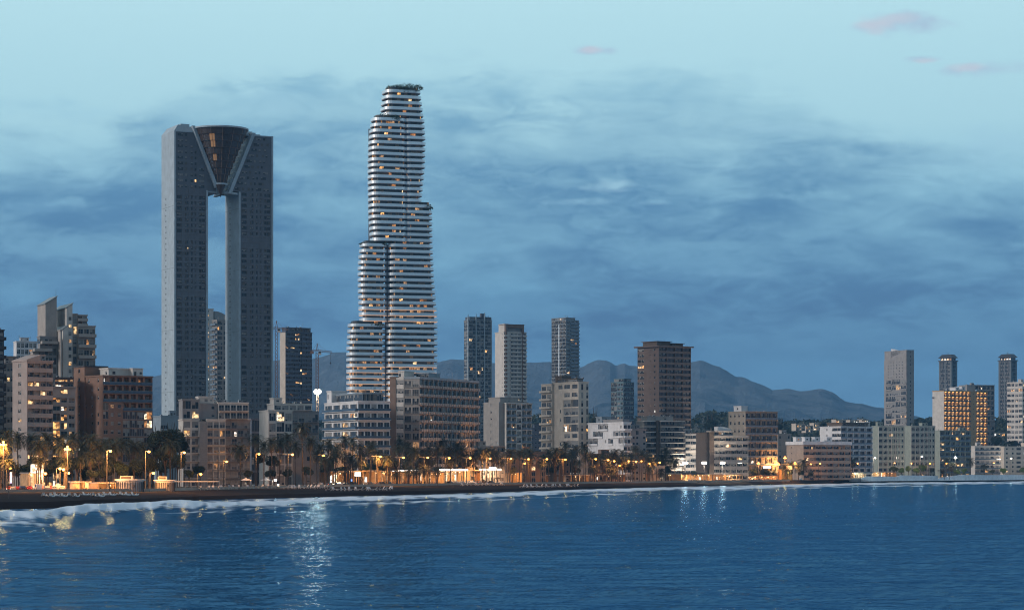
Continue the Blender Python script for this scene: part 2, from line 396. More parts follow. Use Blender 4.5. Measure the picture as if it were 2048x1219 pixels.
    def block(s, wm, x0, x1, y0, y1, z0, z1, roof=True, name='wall', par=.5, **faces):
        s.wm = wm; mb = MB()
        for sd in 'FLRB': s.face(mb, sd, (x0, x1, y0, y1), z0, z1, faces.get(sd))
        mb.poly([(x0, y0, z1), (x1, y0, z1), (x1, y1, z1), (x0, y1, z1)])
        o = s.part(name, mb, [wm])
        if roof:
            mr = MB(); e = .25
            for (a, b, c, d) in ((x0 - e, x1 + e, y0 - e, y0 + .2), (x0 - e, x1 + e, y1 - .2, y1 + e), (x0 - e, x0 + .2, y0 + .2, y1 - .2), (x1 - .2, x1 + e, y0 + .2, y1 - .2)):
                mr.box(a, b, c, d, z1 + .003, z1 + par)
            mr.box(x0 + .2, x1 - .2, y0 + .2, y1 - .2, z1 + .003, z1 + .06, 1)
            s.part('roof', mr, [roof if not isinstance(roof, bool) else wm, ROOF])
        return o
    def clutter(s, x0, x1, y0, y1, z, n=6, rooms=1, m=None):
        rn = s.rnd
        for _ in range(rooms):
            w_, d_, h_ = rn.uniform(3, 5), rn.uniform(3, 5), rn.uniform(2.4, 3.4); x = rn.uniform(x0, max(x0, x1 - w_)); y = rn.uniform(y0, max(y0, y1 - d_))
            mb = MB(); mb.box(x, x + w_, y, y + d_, z, z + h_); mb.box(x - .2, x + w_ + .2, y - .2, y + d_ + .2, z + h_ + .002, z + h_ + .2)
            mb.box(x + .6, x + 1.5, y - .03, y, z + .1, z + 2.1, 1); mb.box(x + w_ - 1.4, x + w_ - .5, y - .03, y, z + 1.2, z + 2, 1)
            s.part('roof_room', mb, [m or s.wm, METALD])
        for _ in range(n):
            x = rn.uniform(x0 + .5, x1 - .5); y = rn.uniform(y0 + .5, y1 - .5); t = rn.random(); mb = MB()
            if t < .4:
                h_ = rn.uniform(1.5, 4); mb.tube([(x, y, z), (x, y, z + h_)], .05, 4)
                for q in (.95, .85, .75): mb.box(x - .5, x + .5, y - .03, y + .03, z + h_ * q - .03, z + h_ * q + .03)
                s.part('antenna', mb, [METAL])
            elif t < .7:
                mb.box(x - .5, x + .5, y - .4, y + .4, z + .15, z + 1.1); mb.box(x - .4, x + .4, y - .43, y - .4, z + .25, z + 1.0, 1); mb.box(x - .4, x - .3, y - .3, y + .3, z, z + .15, 1); mb.box(x + .3, x + .4, y - .3, y + .3, z, z + .15, 1)
                s.part('cooling_unit', mb, [WHITE, METALD])
            else:
                h_ = rn.uniform(1, 2); mb.tube([(x, y, z), (x, y, z + h_)], .25, 8); mb.tube([(x, y, z + h_ + .15), (x, y, z + h_ + .35)], [.42, .1], 8); mb.tube([(x, y, z + h_), (x, y, z + h_ + .2)], .08, 4)
                s.part('chimney', mb, [s.wm])
    def done(s, maxn=100):
        for nm, lst in (('window', s.wins), ('balcony', s.bals)):
            lst.sort(key=lambda t: -t[0])
            for t in lst[:maxn]: link(nm, t[1], s.root, t[3])
            if lst[maxn:]:
                big = MB(); mats = lst[0][1].materials; idx = {}; ml = []
                for _, me, mb, mw in lst[maxn:]:
                    mm = [m for m in me.materials]; mp = []
                    for m in mm:
                        if m.name not in idx: idx[m.name] = len(ml); ml.append(m)
                        mp.append(idx[m.name])
                    i = len(big.v); big.v.extend(tuple(mw @ Vector(v)) for v in mb.v)
                    big.f.extend(tuple(i + k for k in f) for f in mb.f); big.m.extend(mp[k] for k in mb.m)
                big.build(nm, ml, s.root, kind='stuff')
        return s.root
# ================= buildings
CONC = wall('concrete', (.42, .42, .43), .3); BEIGE = wall('beige', (.33, .30, .28)); BROWN = wall('brown', (.17, .115, .09)); BRICK = wall('redbrown', (.20, .12, .09))
WHT = wall('white', (.60, .60, .62)); OFFW = wall('offwhite', (.52, .49, .46)); GREYW = wall('grey', (.24, .24, .25)); TAUPE = wall('taupe', (.27, .255, .245)); DARKW = wall('dark', (.05, .05, .06))
BLUEW = wall('bluegrey', (.21, .26, .31)); GREEN = wall('greengrey', (.25, .28, .25)); CREAM = wall('cream', (.50, .44, .38)); PINKW = wall('pinkish', (.34, .28, .26)); NAVYW = wall('navy', (.09, .11, .15))
DKBR = wall('darkbrown', (.10, .075, .06))
def simple(name, label, D, L, C, Rr, top, th, wm, FS=None, LS=None, depth=None, RS=None, clut=5, rooms=1, par=.5, base=GZ, done=True, **kw):
    b = Bld(name, label, D, C, th, base=base, **kw)
    w = b.w(Rr); l = b.l(L) if L < C else (depth or 14)
    if depth: l = depth
    b.W, b.Lh, b.H = w, l, b.z(top)
    b.block(wm, 0, w, 0, l, 0, b.H, F=FS, L=LS, R=RS, par=par)
    if rooms or clut: b.clutter(.6, w - .6, .6, min(l, 20) - .6, b.H + .06, clut, rooms)
    if done: b.done()
    return b
S = lambda p, n, **k: dict(p=p, n=n, **k)

# --- far left cluster
b = simple('apartment_tower', 'nearly black apartment tower cut off by the edge of the photo', 930, -70, -60, 8, 660, 20, DARKW, S('BBB', 17, proj=1.1), None, depth=16, RS=S('B.B', 17, proj=.9), rail='solid', lit=.02, blind=.05, seed=3)
simple('apartment_block', 'small dim block squeezed between the black tower and the sloping beige block', 960, 2, 6, 28, 727, 14, TAUPE, S('gWg', 12), None, depth=14, lit=.12, seed=4)
simple('apartment_block', 'distant white block with blue windows behind the stepped tower', 1400, 27, 33, 74, 683, 20, WHT, S('ddddd', 22), S('..', 22), lit=.02, blind=.4, seed=5, clut=6)
# stepped tower with slanted fin walls
b = Bld('stepped_tower', 'stepped beige tower with slanted fin walls and terraces above the sloping beige block', 1040, 91, 24, lit=.2, rail='solid', seed=6)
def fin(b, wm, L, C, Rr, ytL, ytR, dep0=0.0, D=None, LS=None, FS=None, zb=0, slope=None):
    x0 = b.local(C, b.D)[0]; x0 = b.w(C); x1 = b.w(Rr); 
    k = (L - C) / F * b.D / (-(b.s_) - (L - CX) / F * b.c)
    z0, z1 = b.z(ytL), b.z(ytR); mb = MB()
    # roof slopes up towards the right
    y0, y1 = dep0, dep0 + k
    A = [(x0, y0), (x1, y0), (x1, y1), (x0, y1)]; zt = [z0, z1, z1, z0]
    mb.hexa([(p[0], p[1], zb) for p in A] + [(p[0], p[1], q) for p, q in zip(A, zt)])
    b.part('fin_wall', mb, [wm]); mb = MB()
    mb.hexa([(p[0] + ex, p[1] + ey_, q + .003) for p, q, ex, ey_ in zip(A, zt, (-.3, .3, .3, -.3), (-.3, -.3, .3, .3))] + [(p[0] + ex, p[1] + ey_, q + .35) for p, q, ex, ey_ in zip(A, zt, (-.3, .3, .3, -.3), (-.3, -.3, .3, .3))])
    b.part('sloping_roof', mb, [METAL]); return x0, x1, y0, y1
fin(b, BEIGE, 75, 91, 113.5, 608, 592)
x0, x1, y0, y1 = fin(b, OFFW, 103, 129.5, 141.5, 616, 606, -3)
for i in range(11): b.addwin((x0, y0), (1, 0), (0, -1), (x1 - x0) * .35, b.z(640 + i * 15), 1.2, 1.5, -.03)
fin(b, OFFW, 96, 119, 128.5, 660, 651, -6)
xa, xb = b.w(142), b.w(190)
b.block(BEIGE, xa + .2, b.w(152), -2, 12, 0, b.z(628), F=S('d', 17), name='wall')
b.block(BEIGE, b.w(152), b.w(187), -3, 12, 0, b.z(652), F=S('BBB', 15, proj=2.0, ph=1.2), roof=True)
b.block(BEIGE, b.w(152) + .1, b.w(172), -2, 10, b.z(651.8), b.z(630), F=S('HB', 2, proj=1.6), roof=True)
b.block(GREYW, b.w(71), b.w(105), -8, -3.2, 0, b.z(676), F=S('dddd', 16), L=S('g', 16), roof=True)
b.block(BEIGE, b.w(106), b.w(109), -13, -8.2, 0, b.z(664))
b.addbal((b.w(57), -8), (1, 0), (0, -1), 0, b.w(92) - b.w(57), b.z(704), 0, 3.0, 'solid')
b.addbal((b.w(72), -8), (1, 0), (0, -1), 0, b.w(104) - b.w(72), b.z(689), 0, 3.0, 'solid')
b.block(BEIGE, b.w(57), b.w(70), -8, -3.4, 0, b.z(706), F=S('dd', 14), roof=True)
mb = MB(); xx = b.w(113); mb.tube([(xx, 1, b.z(592)), (xx, 1, b.z(578))], .08, 4); b.part('antenna', mb, [METALD])
b.done()
# sloping beige block
b = Bld('apartment_block', 'pinkish beige block with nine long window bands and a slanted top, beside the black tower', 880, 54, 40, lit=.14, frame='w', seed=7)
w, l, h = b.w(106), b.l(25), b.z(722)
b.block(PINKW, 0, w, 0, l, 0, h, F=S(['.gggg', '.gggg'], 14, w=[.12, 1, 1, 1, 1], gh=.5, dep=.9), L=S('.w.', 14, ww=2.2), roof=True)
mb = MB(); z1 = b.z(708); mb.hexa([(0, -.2, h + .52), (w * .5, -.2, h + .52), (w * .5, l, h + .52), (0, l, h + .52), (0, -.2, h + .7), (w * .5, -.2, z1), (w * .5, l, z1), (0, l, h + .7)]); b.part('sloping_roof', mb, [PINKW])
b.clutter(w * .5, w - 1, 2, l - 2, h, 5, 1); b.done()
# infill with lit windows
b = Bld('apartment_block', 'narrow recessed block with brightly lit rooms between the beige block and the brown arcaded block', 900, 105, 12, lit=.4, seed=8)
b.block(GREYW, 0, b.w(151), 0, 12, 0, b.z(775), F=S(['.g.', 'gWW', 'gWW', 'GdW', 'GdW', 'GdW'], 12, dep=.8), roof=True)
b.block(DARKW, 1, b.w(147), 2, 12, b.z(774.5), b.z(756), F=S('gg', 2), roof=True); b.clutter(1, b.w(147), 3, 10, b.z(756), 3, 0); b.done()
# brown arcaded block
b = Bld('apartment_block', 'large brown block with a dark grid of loggias and a blank wall facing the road', 900, 206, 38, lit=.09, rail='navy', seed=9)
w, l, h = b.w(305), b.l(150), b.z(752)
b.block(BRICK, 0, w, 0, l, 0, h, F=S(['LLLLLLL', 'LLLLLLL', 'LLLLLLL', 'GwwLLLL', 'GwwGGGG', 'WwwGGGG', 'WwwGGGG', 'GwwGGGG'], 13, w=[.8, 1, 1, 1, 1, 1, 1.2], fin=.7, ldep=1.8), L=S(['....w..w.', '.....w.w.', '.....w.w.', '...w.w...', '.....w.w.'], 13, ww=1.1, cyc=3), roof=True)
b.block(BRICK, -.4, 9, l * .62, l + .3, 0, b.z(731), L=S('.w.', 14), F=None, roof=DARKW)
b.block(OFFW, 5, 14, 5, l * .55, h, b.z(736), F=S('w.', 1), L=S('.w', 1), roof=True)
b.clutter(8, w - 1, 2, l - 2, h, 14, 2, OFFW); b.done()
# pale podium beneath the twin skyscraper
b = simple('low_annex', 'low pale blue-grey annex at the foot of the twin skyscraper', 1300, 318, 322, 376, 832, 20, BLUEW, S(['....', 'g..g', 'g..w'], 9), None, lit=.02, seed=10, depth=20, clut=3)

# --- twin skyscraper joined by a V with hanging glass cone
b = Bld('twin_skyscraper', 'huge grey twin skyscraper with two shafts joined by a hanging glass cone', 1383, 348.5, 25, lit=.004, blind=.25, frame='d', seed=11)
IW = wall('twin_concrete', (.33, .41, .47), .4); IF = wall('twin_facade', (.115, .13, .155), .3)
s_ = b.l(323); xA = b.w(416); xC = b.w(478); xD = b.w(546.5); zt = b.z(263); zb = b.z(377); fh = 3.08
print('twin', s_, xA, xC, xD, zt)
nfl = int((zb) / fh); fh = zb / nfl
def tower_spec(n, blank):
    P_ = ['.' * 13 if i in blank else '.g.Ww.w.w.gg.' for i in range(n)]
    return P_
wts = [.5, 2.6, 1.2, 1.1, 1.1, .8, 1.0, .8, 1.0, 1.3, 1.3, 1.5, .6]
IWs = []
e = 1.0
for k, (xa, xb) in enumerate(((0, xA), (xC, xD))):
    blank = (0, 8, 18, 29, 39, 49) if k == 0 else (8, 9, 19, 30, 40)
    b.block(IF, xa + e, xb - e, .35, s_ - .4, 0, zb, F=dict(p=tower_spec(nfl, blank), n=nfl, w=wts, ww=1.3, gh=.56, wh=.56, dep=.35), roof=False)
    mb = MB()    # light concrete end walls and edges
    zt_ = zt if k == 0 else b.z(270)
    mb.box(xa, xa + e - .003, -.05, s_, 0, zb - .003)
    mb.box(xb - e + .003, xb, -.05, s_, 0, zb - .003)
    b.part('end_wall', mb, [IW])
    mb = MB()
    for i in range(nfl): mb.box(xa + e, xb - e, .20, .347, i * fh - .12, i * fh + .22)
    for q in (.22, .42, .62, .8): mb.box(xa + (xb - xa) * q, xa + (xb - xa) * q + .18, .25, .346, 0, zb)
    b.part('facade_band', mb, [wall('twin_band', (.15, .155, .175), .3)])
    mb = MB()
    for i in range(nfl - 1):
        mb.box(xa - .03, xa - .003, s_ * .62, s_ * .62 + 1.6, i * fh + 1.4, i * fh + 2.3, 0)
    for i in range(5, nfl, 11): mb.box(xa - .04, xa - .002, 0, s_, i * fh, i * fh + .12, 0)
    b.part('stair_window', mb, [FRAMED], )['kind'] = 'stuff'
# upper part: shafts widen inwards up to the V beams
xl = lambda z: b.w(385 + (432 - 385) * (b.z(250) - z) / (b.z(250) - b.z(365)))
xr = lambda z: b.w(507 + (460 - 507) * (b.z(258) - z) / (b.z(258) - b.z(372)))
nup = 10; uh = (zt - zb) / nup
mbL, mbR, mbs = MB(), MB(), MB()
for i in range(nup):
    z0, z1 = zb + i * uh, zb + (i + 1) * uh; zm = (z0 + z1) / 2
    for k, (mb, xa, xb0, xb1) in enumerate(((mbL, 0, xl(z0), xl(z1)), (mbR, xD, xr(z0), xr(z1)))):
        xa2 = e if k == 0 else xD - e
        A = [(xa2, .35), (xb0, .35), (xb0, s_ - .4), (xa2, s_ - .4)]; Bq = [(xa2, .35), (xb1, .35), (xb1, s_ - .4), (xa2, s_ - .4)]
        mb.hexa([(*p, z0) for p in A] + [(*p, z1) for p in Bq])
        lo, hi = (xa2 + 1, xb1 - 2.6) if k == 0 else (xb1 + 2.2, xa2 - 1); u = lo
        q = 0
        while u + 1 < hi:
            ww = (3.2, 1.3, 1.3, 1.1, 3.0)[q % 5]; q += 1
            if u + ww > hi: break
            b.addwin((0, .35), (1, 0), (0, -1), u, z0 + 1.0, ww, 1.5, -.02); u += ww + (1.3, 1.0, 2.0, 1.0, 1.6)[q % 5]
mbL.build('wall', [IF], b.root); mbR.build('wall', [IF], b.root)
mb = MB(); mb.box(0, e - .003, -.05, s_, zb, zt + .6); mb.box(e, xl(zt) - 1, -.05, s_, zt + .003, zt + .6)
mb.hexa([(0, -.05, zt + .6), (xl(zt), -.05, zt + .6), (xl(zt), s_, zt + .6), (0, s_, zt + .6), (2.5, 1, b.z(248)), (xl(zt) - .5, 1, b.z(252)), (xl(zt) - .5, s_ - 2, b.z(252)), (2.5, s_ - 2, b.z(248))])
mb.box(5, 10, 4, s_ - 6, b.z(249), b.z(244.5))
b.part('roof_cap', mb, [IW]); mb = MB()
zR = b.z(270) 
mb.box(xD - e + .003, xD, -.05, s_, zb, zt + .6); mb.box(xr(zt) + 1, xD - e, -.05, s_, zt + .003, zt + .6)
mb.box(xr(zt) - 2, xr(zt) + 6, 4, s_ - 3, zt + .6, b.z(257)); mb.box(xr(zt) - 3, xr(zt) + 2, 6, s_ - 6, zt + .6, b.z(251))
b.part('roof_cap', mb, [IW])
def beam(px0, py0, px1, py1, th=2.2, d0=-2.2, d1=1.2):
    mb = MB(); a, c = b.w(px0), b.w(px1); za, zc = b.z(py0), b.z(py1)
    mb.hexa([(c - th, d0, zc), (c, d0, zc), (c, d1, zc), (c - th, d1, zc), (a - th, d0, za), (a, d0, za), (a, d1, za), (a - th, d1, za)])
    return b.part('diagonal_beam', mb, [IW])
beam(388, 250, 435, 372, 1.7); beam(509, 258, 461, 382, 2.0)
# inner flank of the V with dark slots
mb = MB(); zq0, zq1 = zb - 1, b.z(256)
mb.hexa([(xr(zq0) - 1.0, 0, zq0), (xr(zq0) + 1, 0, zq0), (xr(zq0) + 1, s_, zq0), (xr(zq0) - 1.0, s_, zq0), (xr(zq1) - 1.0, 0, zq1), (xr(zq1) + 1, 0, zq1), (xr(zq1) + 1, s_, zq1), (xr(zq1) - 1.0, s_, zq1)])
mb.hexa([(xl(zq0) - 1.0, 0, zq0), (xl(zq0) + .5, 0, zq0), (xl(zq0) + .5, s_, zq0), (xl(zq0) - 1.0, s_, zq0), (xl(zq1) - 1.0, 0, zq1), (xl(zq1) + .5, 0, zq1), (xl(zq1) + .5, s_, zq1), (xl(zq1) - 1.0, s_, zq1)])
b.part('inner_flank', mb, [IW]); mb = MB()
for i in range(nup + 1):
    z0 = zb + (i + .3) * uh
    x = xr(z0) - 1.06; x2 = xr(z0 + 1.3) - 1.06
    mb.hexa([(x, 3, z0), (x + .05, 3, z0), (x + .05, s_ - 3, z0), (x, s_ - 3, z0), (x2, 3, z0 + 1.3), (x2 + .05, 3, z0 + 1.3), (x2 + .05, s_ - 3, z0 + 1.3), (x2, s_ - 3, z0 + 1.3)])
b.part('flank_window', mb, [FRAMED], )['kind'] = 'stuff'
mb = MB(); mb.box(xA, xl(zb) + 1, 1, 8, zb - 1.2, zb - .01)
mb.prism([(b.w(447), -1), (b.w(461), -2), (b.w(489), 3), (b.w(478), 12), (b.w(458), 9)], b.z(383), b.z(379)); b.part('bridge', mb, [IW])
# cone
cx_, cy_ = b.w(441), 0.5; NS = 56; CB = mat('cone_glass', (.05, .037, .033), .3, .3, .3); CBL = mat('cone_rib', (.26, .17, .12), .5, .15, 1)
ys = [255, 267, 280, 293, 306, 319, 332, 345, 362]
rad = lambda y: (107 - (107 - 18) * ((y - 255) / 107.0) ** .96) / 2 / F * b.D
mc, mr_, lit_ = MB(), MB(), MB()
for i in range(len(ys) - 1):
    za, zc = b.z(ys[i]), b.z(ys[i + 1]); ra, rc = rad(ys[i]), rad(ys[i]) * .55 + rad(ys[i + 1]) * .45
    for j in range(NS):
        a0, a1 = 2 * math.pi * j / NS, 2 * math.pi * (j + 1) / NS
        pt = lambda a, r, z: (cx_ + r * math.cos(a), cy_ + r * math.sin(a), z)
        am = math.degrees((a0 + a1) / 2) % 360
        li = (i < 5 and 222 < am < 236) and (i * 7 + j * 3) % 3
        mc.poly([pt(a0, rc, zc), pt(a1, rc, zc), pt(a1, ra, za), pt(a0, ra, za)], 1 if li else 0)
        if j % 4 == 0:
            mr_.tube([pt(a0, rc + .1, zc), pt(a0, ra + .1, za)], .14, 4)
        mr_.tube([pt(a0, ra + .12, za), pt(a1, ra + .12, za)], .13, 4, cap=False)
        mr_.poly([pt(a0, rc, zc), pt(a1, rc, zc), pt(a1, rad(ys[i + 1]), zc), pt(a0, rad(ys[i + 1]), zc)])
co = b.part('glass_cone', mc, [CB, mat('cone_lit', (.2, .12, .06), .8, 0, emit=(1, .5, .2), es=.16)]); mr_.build('glazing_bars', [CBL], co)
mb = MB(); rt = rad(255) + 1.0
mb.prism([(cx_ + rt * math.cos(2 * math.pi * j / 40), cy_ + rt * math.sin(2 * math.pi * j / 40)) for j in range(40)], b.z(255), b.z(252)); b.part('cone_roof', mb, [IW])
mb = MB(); r2 = 4.2
mb.prism([(cx_ + r2 * math.cos(2 * math.pi * j / 20), cy_ + r2 * math.sin(2 * math.pi * j / 20)) for j in range(20)], b.z(366), b.z(362)); 
for a in range(8): mb.tube([(cx_ + 3.8 * math.cos(a * .785), cy_ + 3.8 * math.sin(a * .785), b.z(366)), (cx_ + 2.2 * math.cos(a * .785), cy_ + 2.2 * math.sin(a * .785), b.z(372))], .25, 4)
b.part('cone_collar', mb, [IW]); mb = MB()
mb.tube([(cx_ - .8, cy_ - 3, b.z(366)), (cx_ - .8, cy_ - 3, b.z(391))], [2.7, .05], 16); b.part('cone_tip', mb, [CB])
b.done(100)

# --- new curved tower with stacked ring balconies
b = Bld('curved_tower', 'slender white tower of curved glass balconies stacked in shifting lobes with roof gardens', 1550, 757, 0, lit=.3, seed=12)
PARA = mat('tower_balustrade', (.70, .78, .84), .3, .12, .06, metal=.5); SLABW = mat('tower_slab', (.50, .50, .52), .55, .08, .3); CORE = wall('tower_core', (.50, .51, .53), .2)
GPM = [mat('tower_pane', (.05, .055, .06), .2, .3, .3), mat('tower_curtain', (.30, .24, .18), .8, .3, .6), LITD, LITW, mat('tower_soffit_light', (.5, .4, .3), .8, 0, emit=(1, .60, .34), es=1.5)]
LEAF = mat('leaf_dark', (.035, .06, .025), .8, .5, .8)
DD = b.D; ox, oy = b.P.x, b.P.y
fh = 3.55; top_py = 177; ph_ = R(18); cc, ss = math.cos(ph_), math.sin(ph_)
def lobe(pa, pb, dd, back, rad_=5.5, nseg=7):
    "outline in building-local coordinates of a rounded rectangle turned by phi, seen between rays pa..pb"
    wpx = (pb - pa) / F * DD; corr = rad_ * (1 - .76)
    wf = max(6, (wpx + corr - (dd * ss)) / cc); x0 = wx(pa, DD) + (dd * ss) - corr - ox; y0 = back
    rr = min(rad_, wf / 2 - .1, dd / 2 - .1); pts = []
    for (qx, qy, a0) in ((wf - rr, rr, -90), (wf - rr, dd - rr, 0), (rr, dd - rr, 90), (rr, rr, 180)):
        for k in range(nseg):
            a = R(a0 + 90 * k / (nseg - 1)); u, v_ = qx + rr * math.cos(a), qy + rr * math.sin(a)
            pts.append((x0 + u * cc - v_ * ss, y0 + u * ss + v_ * cc))
    return pts
def offs(pts, d):
    n = len(pts); out = []
    for i in range(n):
        a, c = Vector(pts[i - 1]), Vector(pts[(i + 1) % n]); t = (c - a).normalized(); out.append((pts[i][0] - t.y * d, pts[i][1] + t.x * d))
    return out
Ta = [(175, 762), (230, 757), (234, 757)]; Tb = [(175, 843), (230, 850), (280, 853), (330, 852), (380, 847), (409, 844)]
La = [(236, 740), (280, 735), (330, 733), (420, 734), (484, 738)]; Lb = [(236, 815), (330, 817), (484, 817)]
R2 = [(412, 866), (484, 867)]
La3 = [(487, 718), (530, 714), (580, 714), (630, 716), (646, 718)]; R3 = [(487, 868), (560, 871), (646, 878)]
La4 = [(649, 694), (700, 691), (830, 691)]; R4 = [(649, 878), (720, 878), (760, 876), (830, 873)]
nlev = int((b.z(top_py)) / fh); st = 0
levels = []
for i in range(nlev):
    z = b.z(top_py) - i * fh - 1.9; y = HY - (z + GZ - CH) / DD * F
    if y > 845: break
    lb = []
    if y < 234: lb.append((interp(Ta, y), interp(Tb, y), 17, 0, 5.0))
    elif y < 485:
        lb.append((interp(La, y), interp(Lb, y), 15, -2.5, 5.5))
        lb.append((interp(Lb, y) - 15, interp(Tb, y) if y < 411 else interp(R2, y), 13, 4.5, 3.5))
    elif y < 647:
        lb.append((interp(La3, y), 777, 13, -3.5, 5.0)); lb.append((768, interp(R3, y), 15, 0, 4.5))
    else:
        lb.append((interp(La4, y), 775, 15, -5, 6.0)); lb.append((765, interp(R4, y), 16, -1, 5.0))
    levels.append((z, y, lb))
sto = []
for (z, y, lbs) in levels:
    for q, L_ in enumerate(lbs):
        pts = lobe(*L_); ins = offs(pts, 2.0); n = len(pts); mb = MB()
        mb.prism(pts, z, z + .3, 0)
        o1, o2 = offs(pts, -.05), offs(pts, .12); oz = offs(pts, .35)
        for k in range(n):
            k2 = (k + 1) % n
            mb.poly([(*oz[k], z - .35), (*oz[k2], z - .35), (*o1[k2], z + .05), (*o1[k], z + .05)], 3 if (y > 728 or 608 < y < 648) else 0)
            mb.poly([(*o1[k], z + .05), (*o1[k2], z + .05), (*o1[k2], z + 1.75), (*o1[k], z + 1.75)], 1)
            mb.poly([(*o2[k], z + .3), (*o2[k2], z + .3), (*o2[k2], z + 1.75), (*o2[k], z + 1.75)], 1)
            mb.poly([(*o1[k], z + 1.75), (*o1[k2], z + 1.75), (*o2[k2], z + 1.8), (*o2[k], z + 1.8)], 2)
        mg = MB(); warm = 1.0 if 640 > y > 600 or y > 740 else .55
        for k in range(n):
            a, c = Vector(ins[k]), Vector(ins[(k + 1) % n]); d = (c - a).length; m_ = max(1, int(d / 2.2))
            for t in range(m_):
                p, r_ = a.lerp(c, t / m_), a.lerp(c, (t + 1) / m_); rr = b.rnd.random()
                mi = 3 if rr < .03 * warm else 2 if rr < .20 * warm else 1 if rr < .34 else 0
                mg.poly([(*p, z + .3), (*r_, z + .3), (*r_, z + fh), (*p, z + fh)], mi)
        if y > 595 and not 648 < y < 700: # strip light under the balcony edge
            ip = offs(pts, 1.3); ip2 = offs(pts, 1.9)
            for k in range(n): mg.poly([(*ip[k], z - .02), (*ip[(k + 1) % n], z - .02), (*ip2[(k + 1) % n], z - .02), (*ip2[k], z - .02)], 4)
        sto.append((abs(L_[1] - L_[0]), mb, mg))
sto.sort(key=lambda t: -t[0]); LIPGLOW = mat('tower_lip_glow', (.5, .4, .35), .6, 0, emit=(1, .60, .38), es=.5)  # added emission on the lips, imitating warm light falling on lower balcony edges
for _, mb, mg in sto[:100]:
    o = b.part('storey', mb, [SLABW, PARA, METAL, LIPGLOW]); mg.build('glazing', GPM, o)
if sto[100:]:
    big, bg_ = MB(), MB()
    for _, mb, mg in sto[100:]:
        for B_, S_ in ((big, mb), (bg_, mg)):
            i = len(B_.v); B_.v += S_.v; B_.f += [tuple(i + k for k in f) for f in S_.f]; B_.m += S_.m
    o = big.build('storey', [SLABW, PARA, METAL, LIPGLOW], b.root, kind='stuff'); bg_.build('glazing', GPM, o, kind='stuff')
mb = MB(); x0 = wx(733.5, DD) - ox
mb.prism([(x0, 17), (x0 + 2, 17.6), (x0 + 2, 23), (x0, 22)], b.z(485), b.z(250)); b.part('core_wall', mb, [CORE])
mb = MB()    # seam walls between the lobes
for (pa, pb, ya, yb, off) in ((814, 820, 487, 240, 6), (769, 776, 840, 488, 5)):
    xa, xb = wx(pa, DD) - ox, wx(pb, DD) - ox; mb.box(xa, xb, off, off + 8, b.z(ya), b.z(yb))
b.part('core_wall', mb, [NAVYW])
def clump(mb, cx, cy, cz, rx, ry, rz, n, sz, rnd, m=0):
    for _ in range(n):
        a, u, r = rnd.uniform(0, 6.283), rnd.uniform(-1, 1), rnd.uniform(.35, 1) ** .5
        q = math.sqrt(1 - u * u); p = Vector((cx + rx * r * q * math.cos(a), cy + ry * r * q * math.sin(a), cz + rz * r * u))
        d1 = Vector((rnd.uniform(-1, 1), rnd.uniform(-1, 1), rnd.uniform(-1, 1))).normalized(); d2 = d1.orthogonal().normalized()
        s1, s2 = sz * rnd.uniform(.6, 1.3), sz * rnd.uniform(.5, 1)
        mb.poly([p - d1 * s1, p + d2 * s2, p + d1 * s1, p - d2 * s2], m)
def garden(pa, pb, py, D0, dep, hh=2.2):
    mb = MB(); n = max(3, int((pb - pa) / 3))
    for i in range(n):
        x = wx(pa + (pb - pa) * (i + .5) / n, DD) - ox; h_ = hh * b.rnd.uniform(.5, 1.15) * (1 - .5 * abs(2 * i / n - 1))
        clump(mb, x, D0 + dep * b.rnd.random(), b.z(py) + h_ * .4, 1.7, 1.7, h_, 70, .35, b.rnd)
    b.part('roof_garden', mb, [LEAF])
garden(774, 843, 176.5, 3, 5, 3.6); garden(752, 800, 237, 1, 4, 3.6); garden(845, 862, 414, 8, 3, 2.6); garden(721, 771, 488, 1, 3, 2.0); garden(700, 764, 650, 0, 4, 2.2)
b.done()

# --- towers behind
simple('apartment_tower', 'brownish tower with white balcony bays seen through the gap of the twin skyscraper', 1750, 424, 434, 470, 640, 28, TAUPE, S(['ddd'], 32), S('B', 32, proj=1.4, rail='glass'), lit=.12, seed=14, clut=3)
b = Bld('stair_turret', 'pale stair turret with curved shell roof rising behind the twin skyscraper gap', 1790, 412, 26, seed=15, lit=.3)
b.block(OFFW, 0, b.w(427), 0, 8, 0, b.z(618), F=S('w.', 40), roof=True); mb = MB()
xs = [b.w(430 + i * 4) for i in range(9)]
for i in range(8):
    za, zc = b.z(621 + (i / 8) ** 2 * 16), b.z(621 + ((i + 1) / 8) ** 2 * 16)
    mb.hexa([(xs[i], 1, b.z(640)), (xs[i + 1], 1, b.z(640)), (xs[i + 1], 9, b.z(640)), (xs[i], 9, b.z(640)), (xs[i], 1, za), (xs[i + 1], 1, zc), (xs[i + 1], 9, zc), (xs[i], 9, za)])
b.part('shell_roof', mb, [METAL]); b.done()
b = simple('apartment_tower', 'dark banded tower with pale end wall between the twin skyscraper and a crane', 1750, 560, 571, 624, 664, 36, NAVYW, S(['gggdgg'], 34, w=[1, 1, 1, .5, 1, 1], dep=.8, gh=.5), S('.s', 34), lit=.09, blind=.12, frame='d', seed=16, done=False, clut=4)
mb = MB(); w, l, h = b.W, b.Lh, b.H
mb.box(-.08, -.01, 0, l, 0, h); b.part('end_wall', mb, [CREAM])
b.block(NAVYW, 1, w - .5, 1, l - 1, h + .5, b.z(655), F=S('GGGG', 1), roof=True); b.clutter(2, w - 2, 2, l - 2, b.z(655), 6, 0); b.done()
# glass stubs between
simple('podium_block', 'dark navy ribbed glass box beside the stepped-terrace apartments', 1150, 500, 503, 537, 838, 20, NAVYW, S('GGGGGG', 5, kind='dark'), None, depth=12, lit=0, blind=.05, frame='d', seed=17, rooms=0, clut=0)
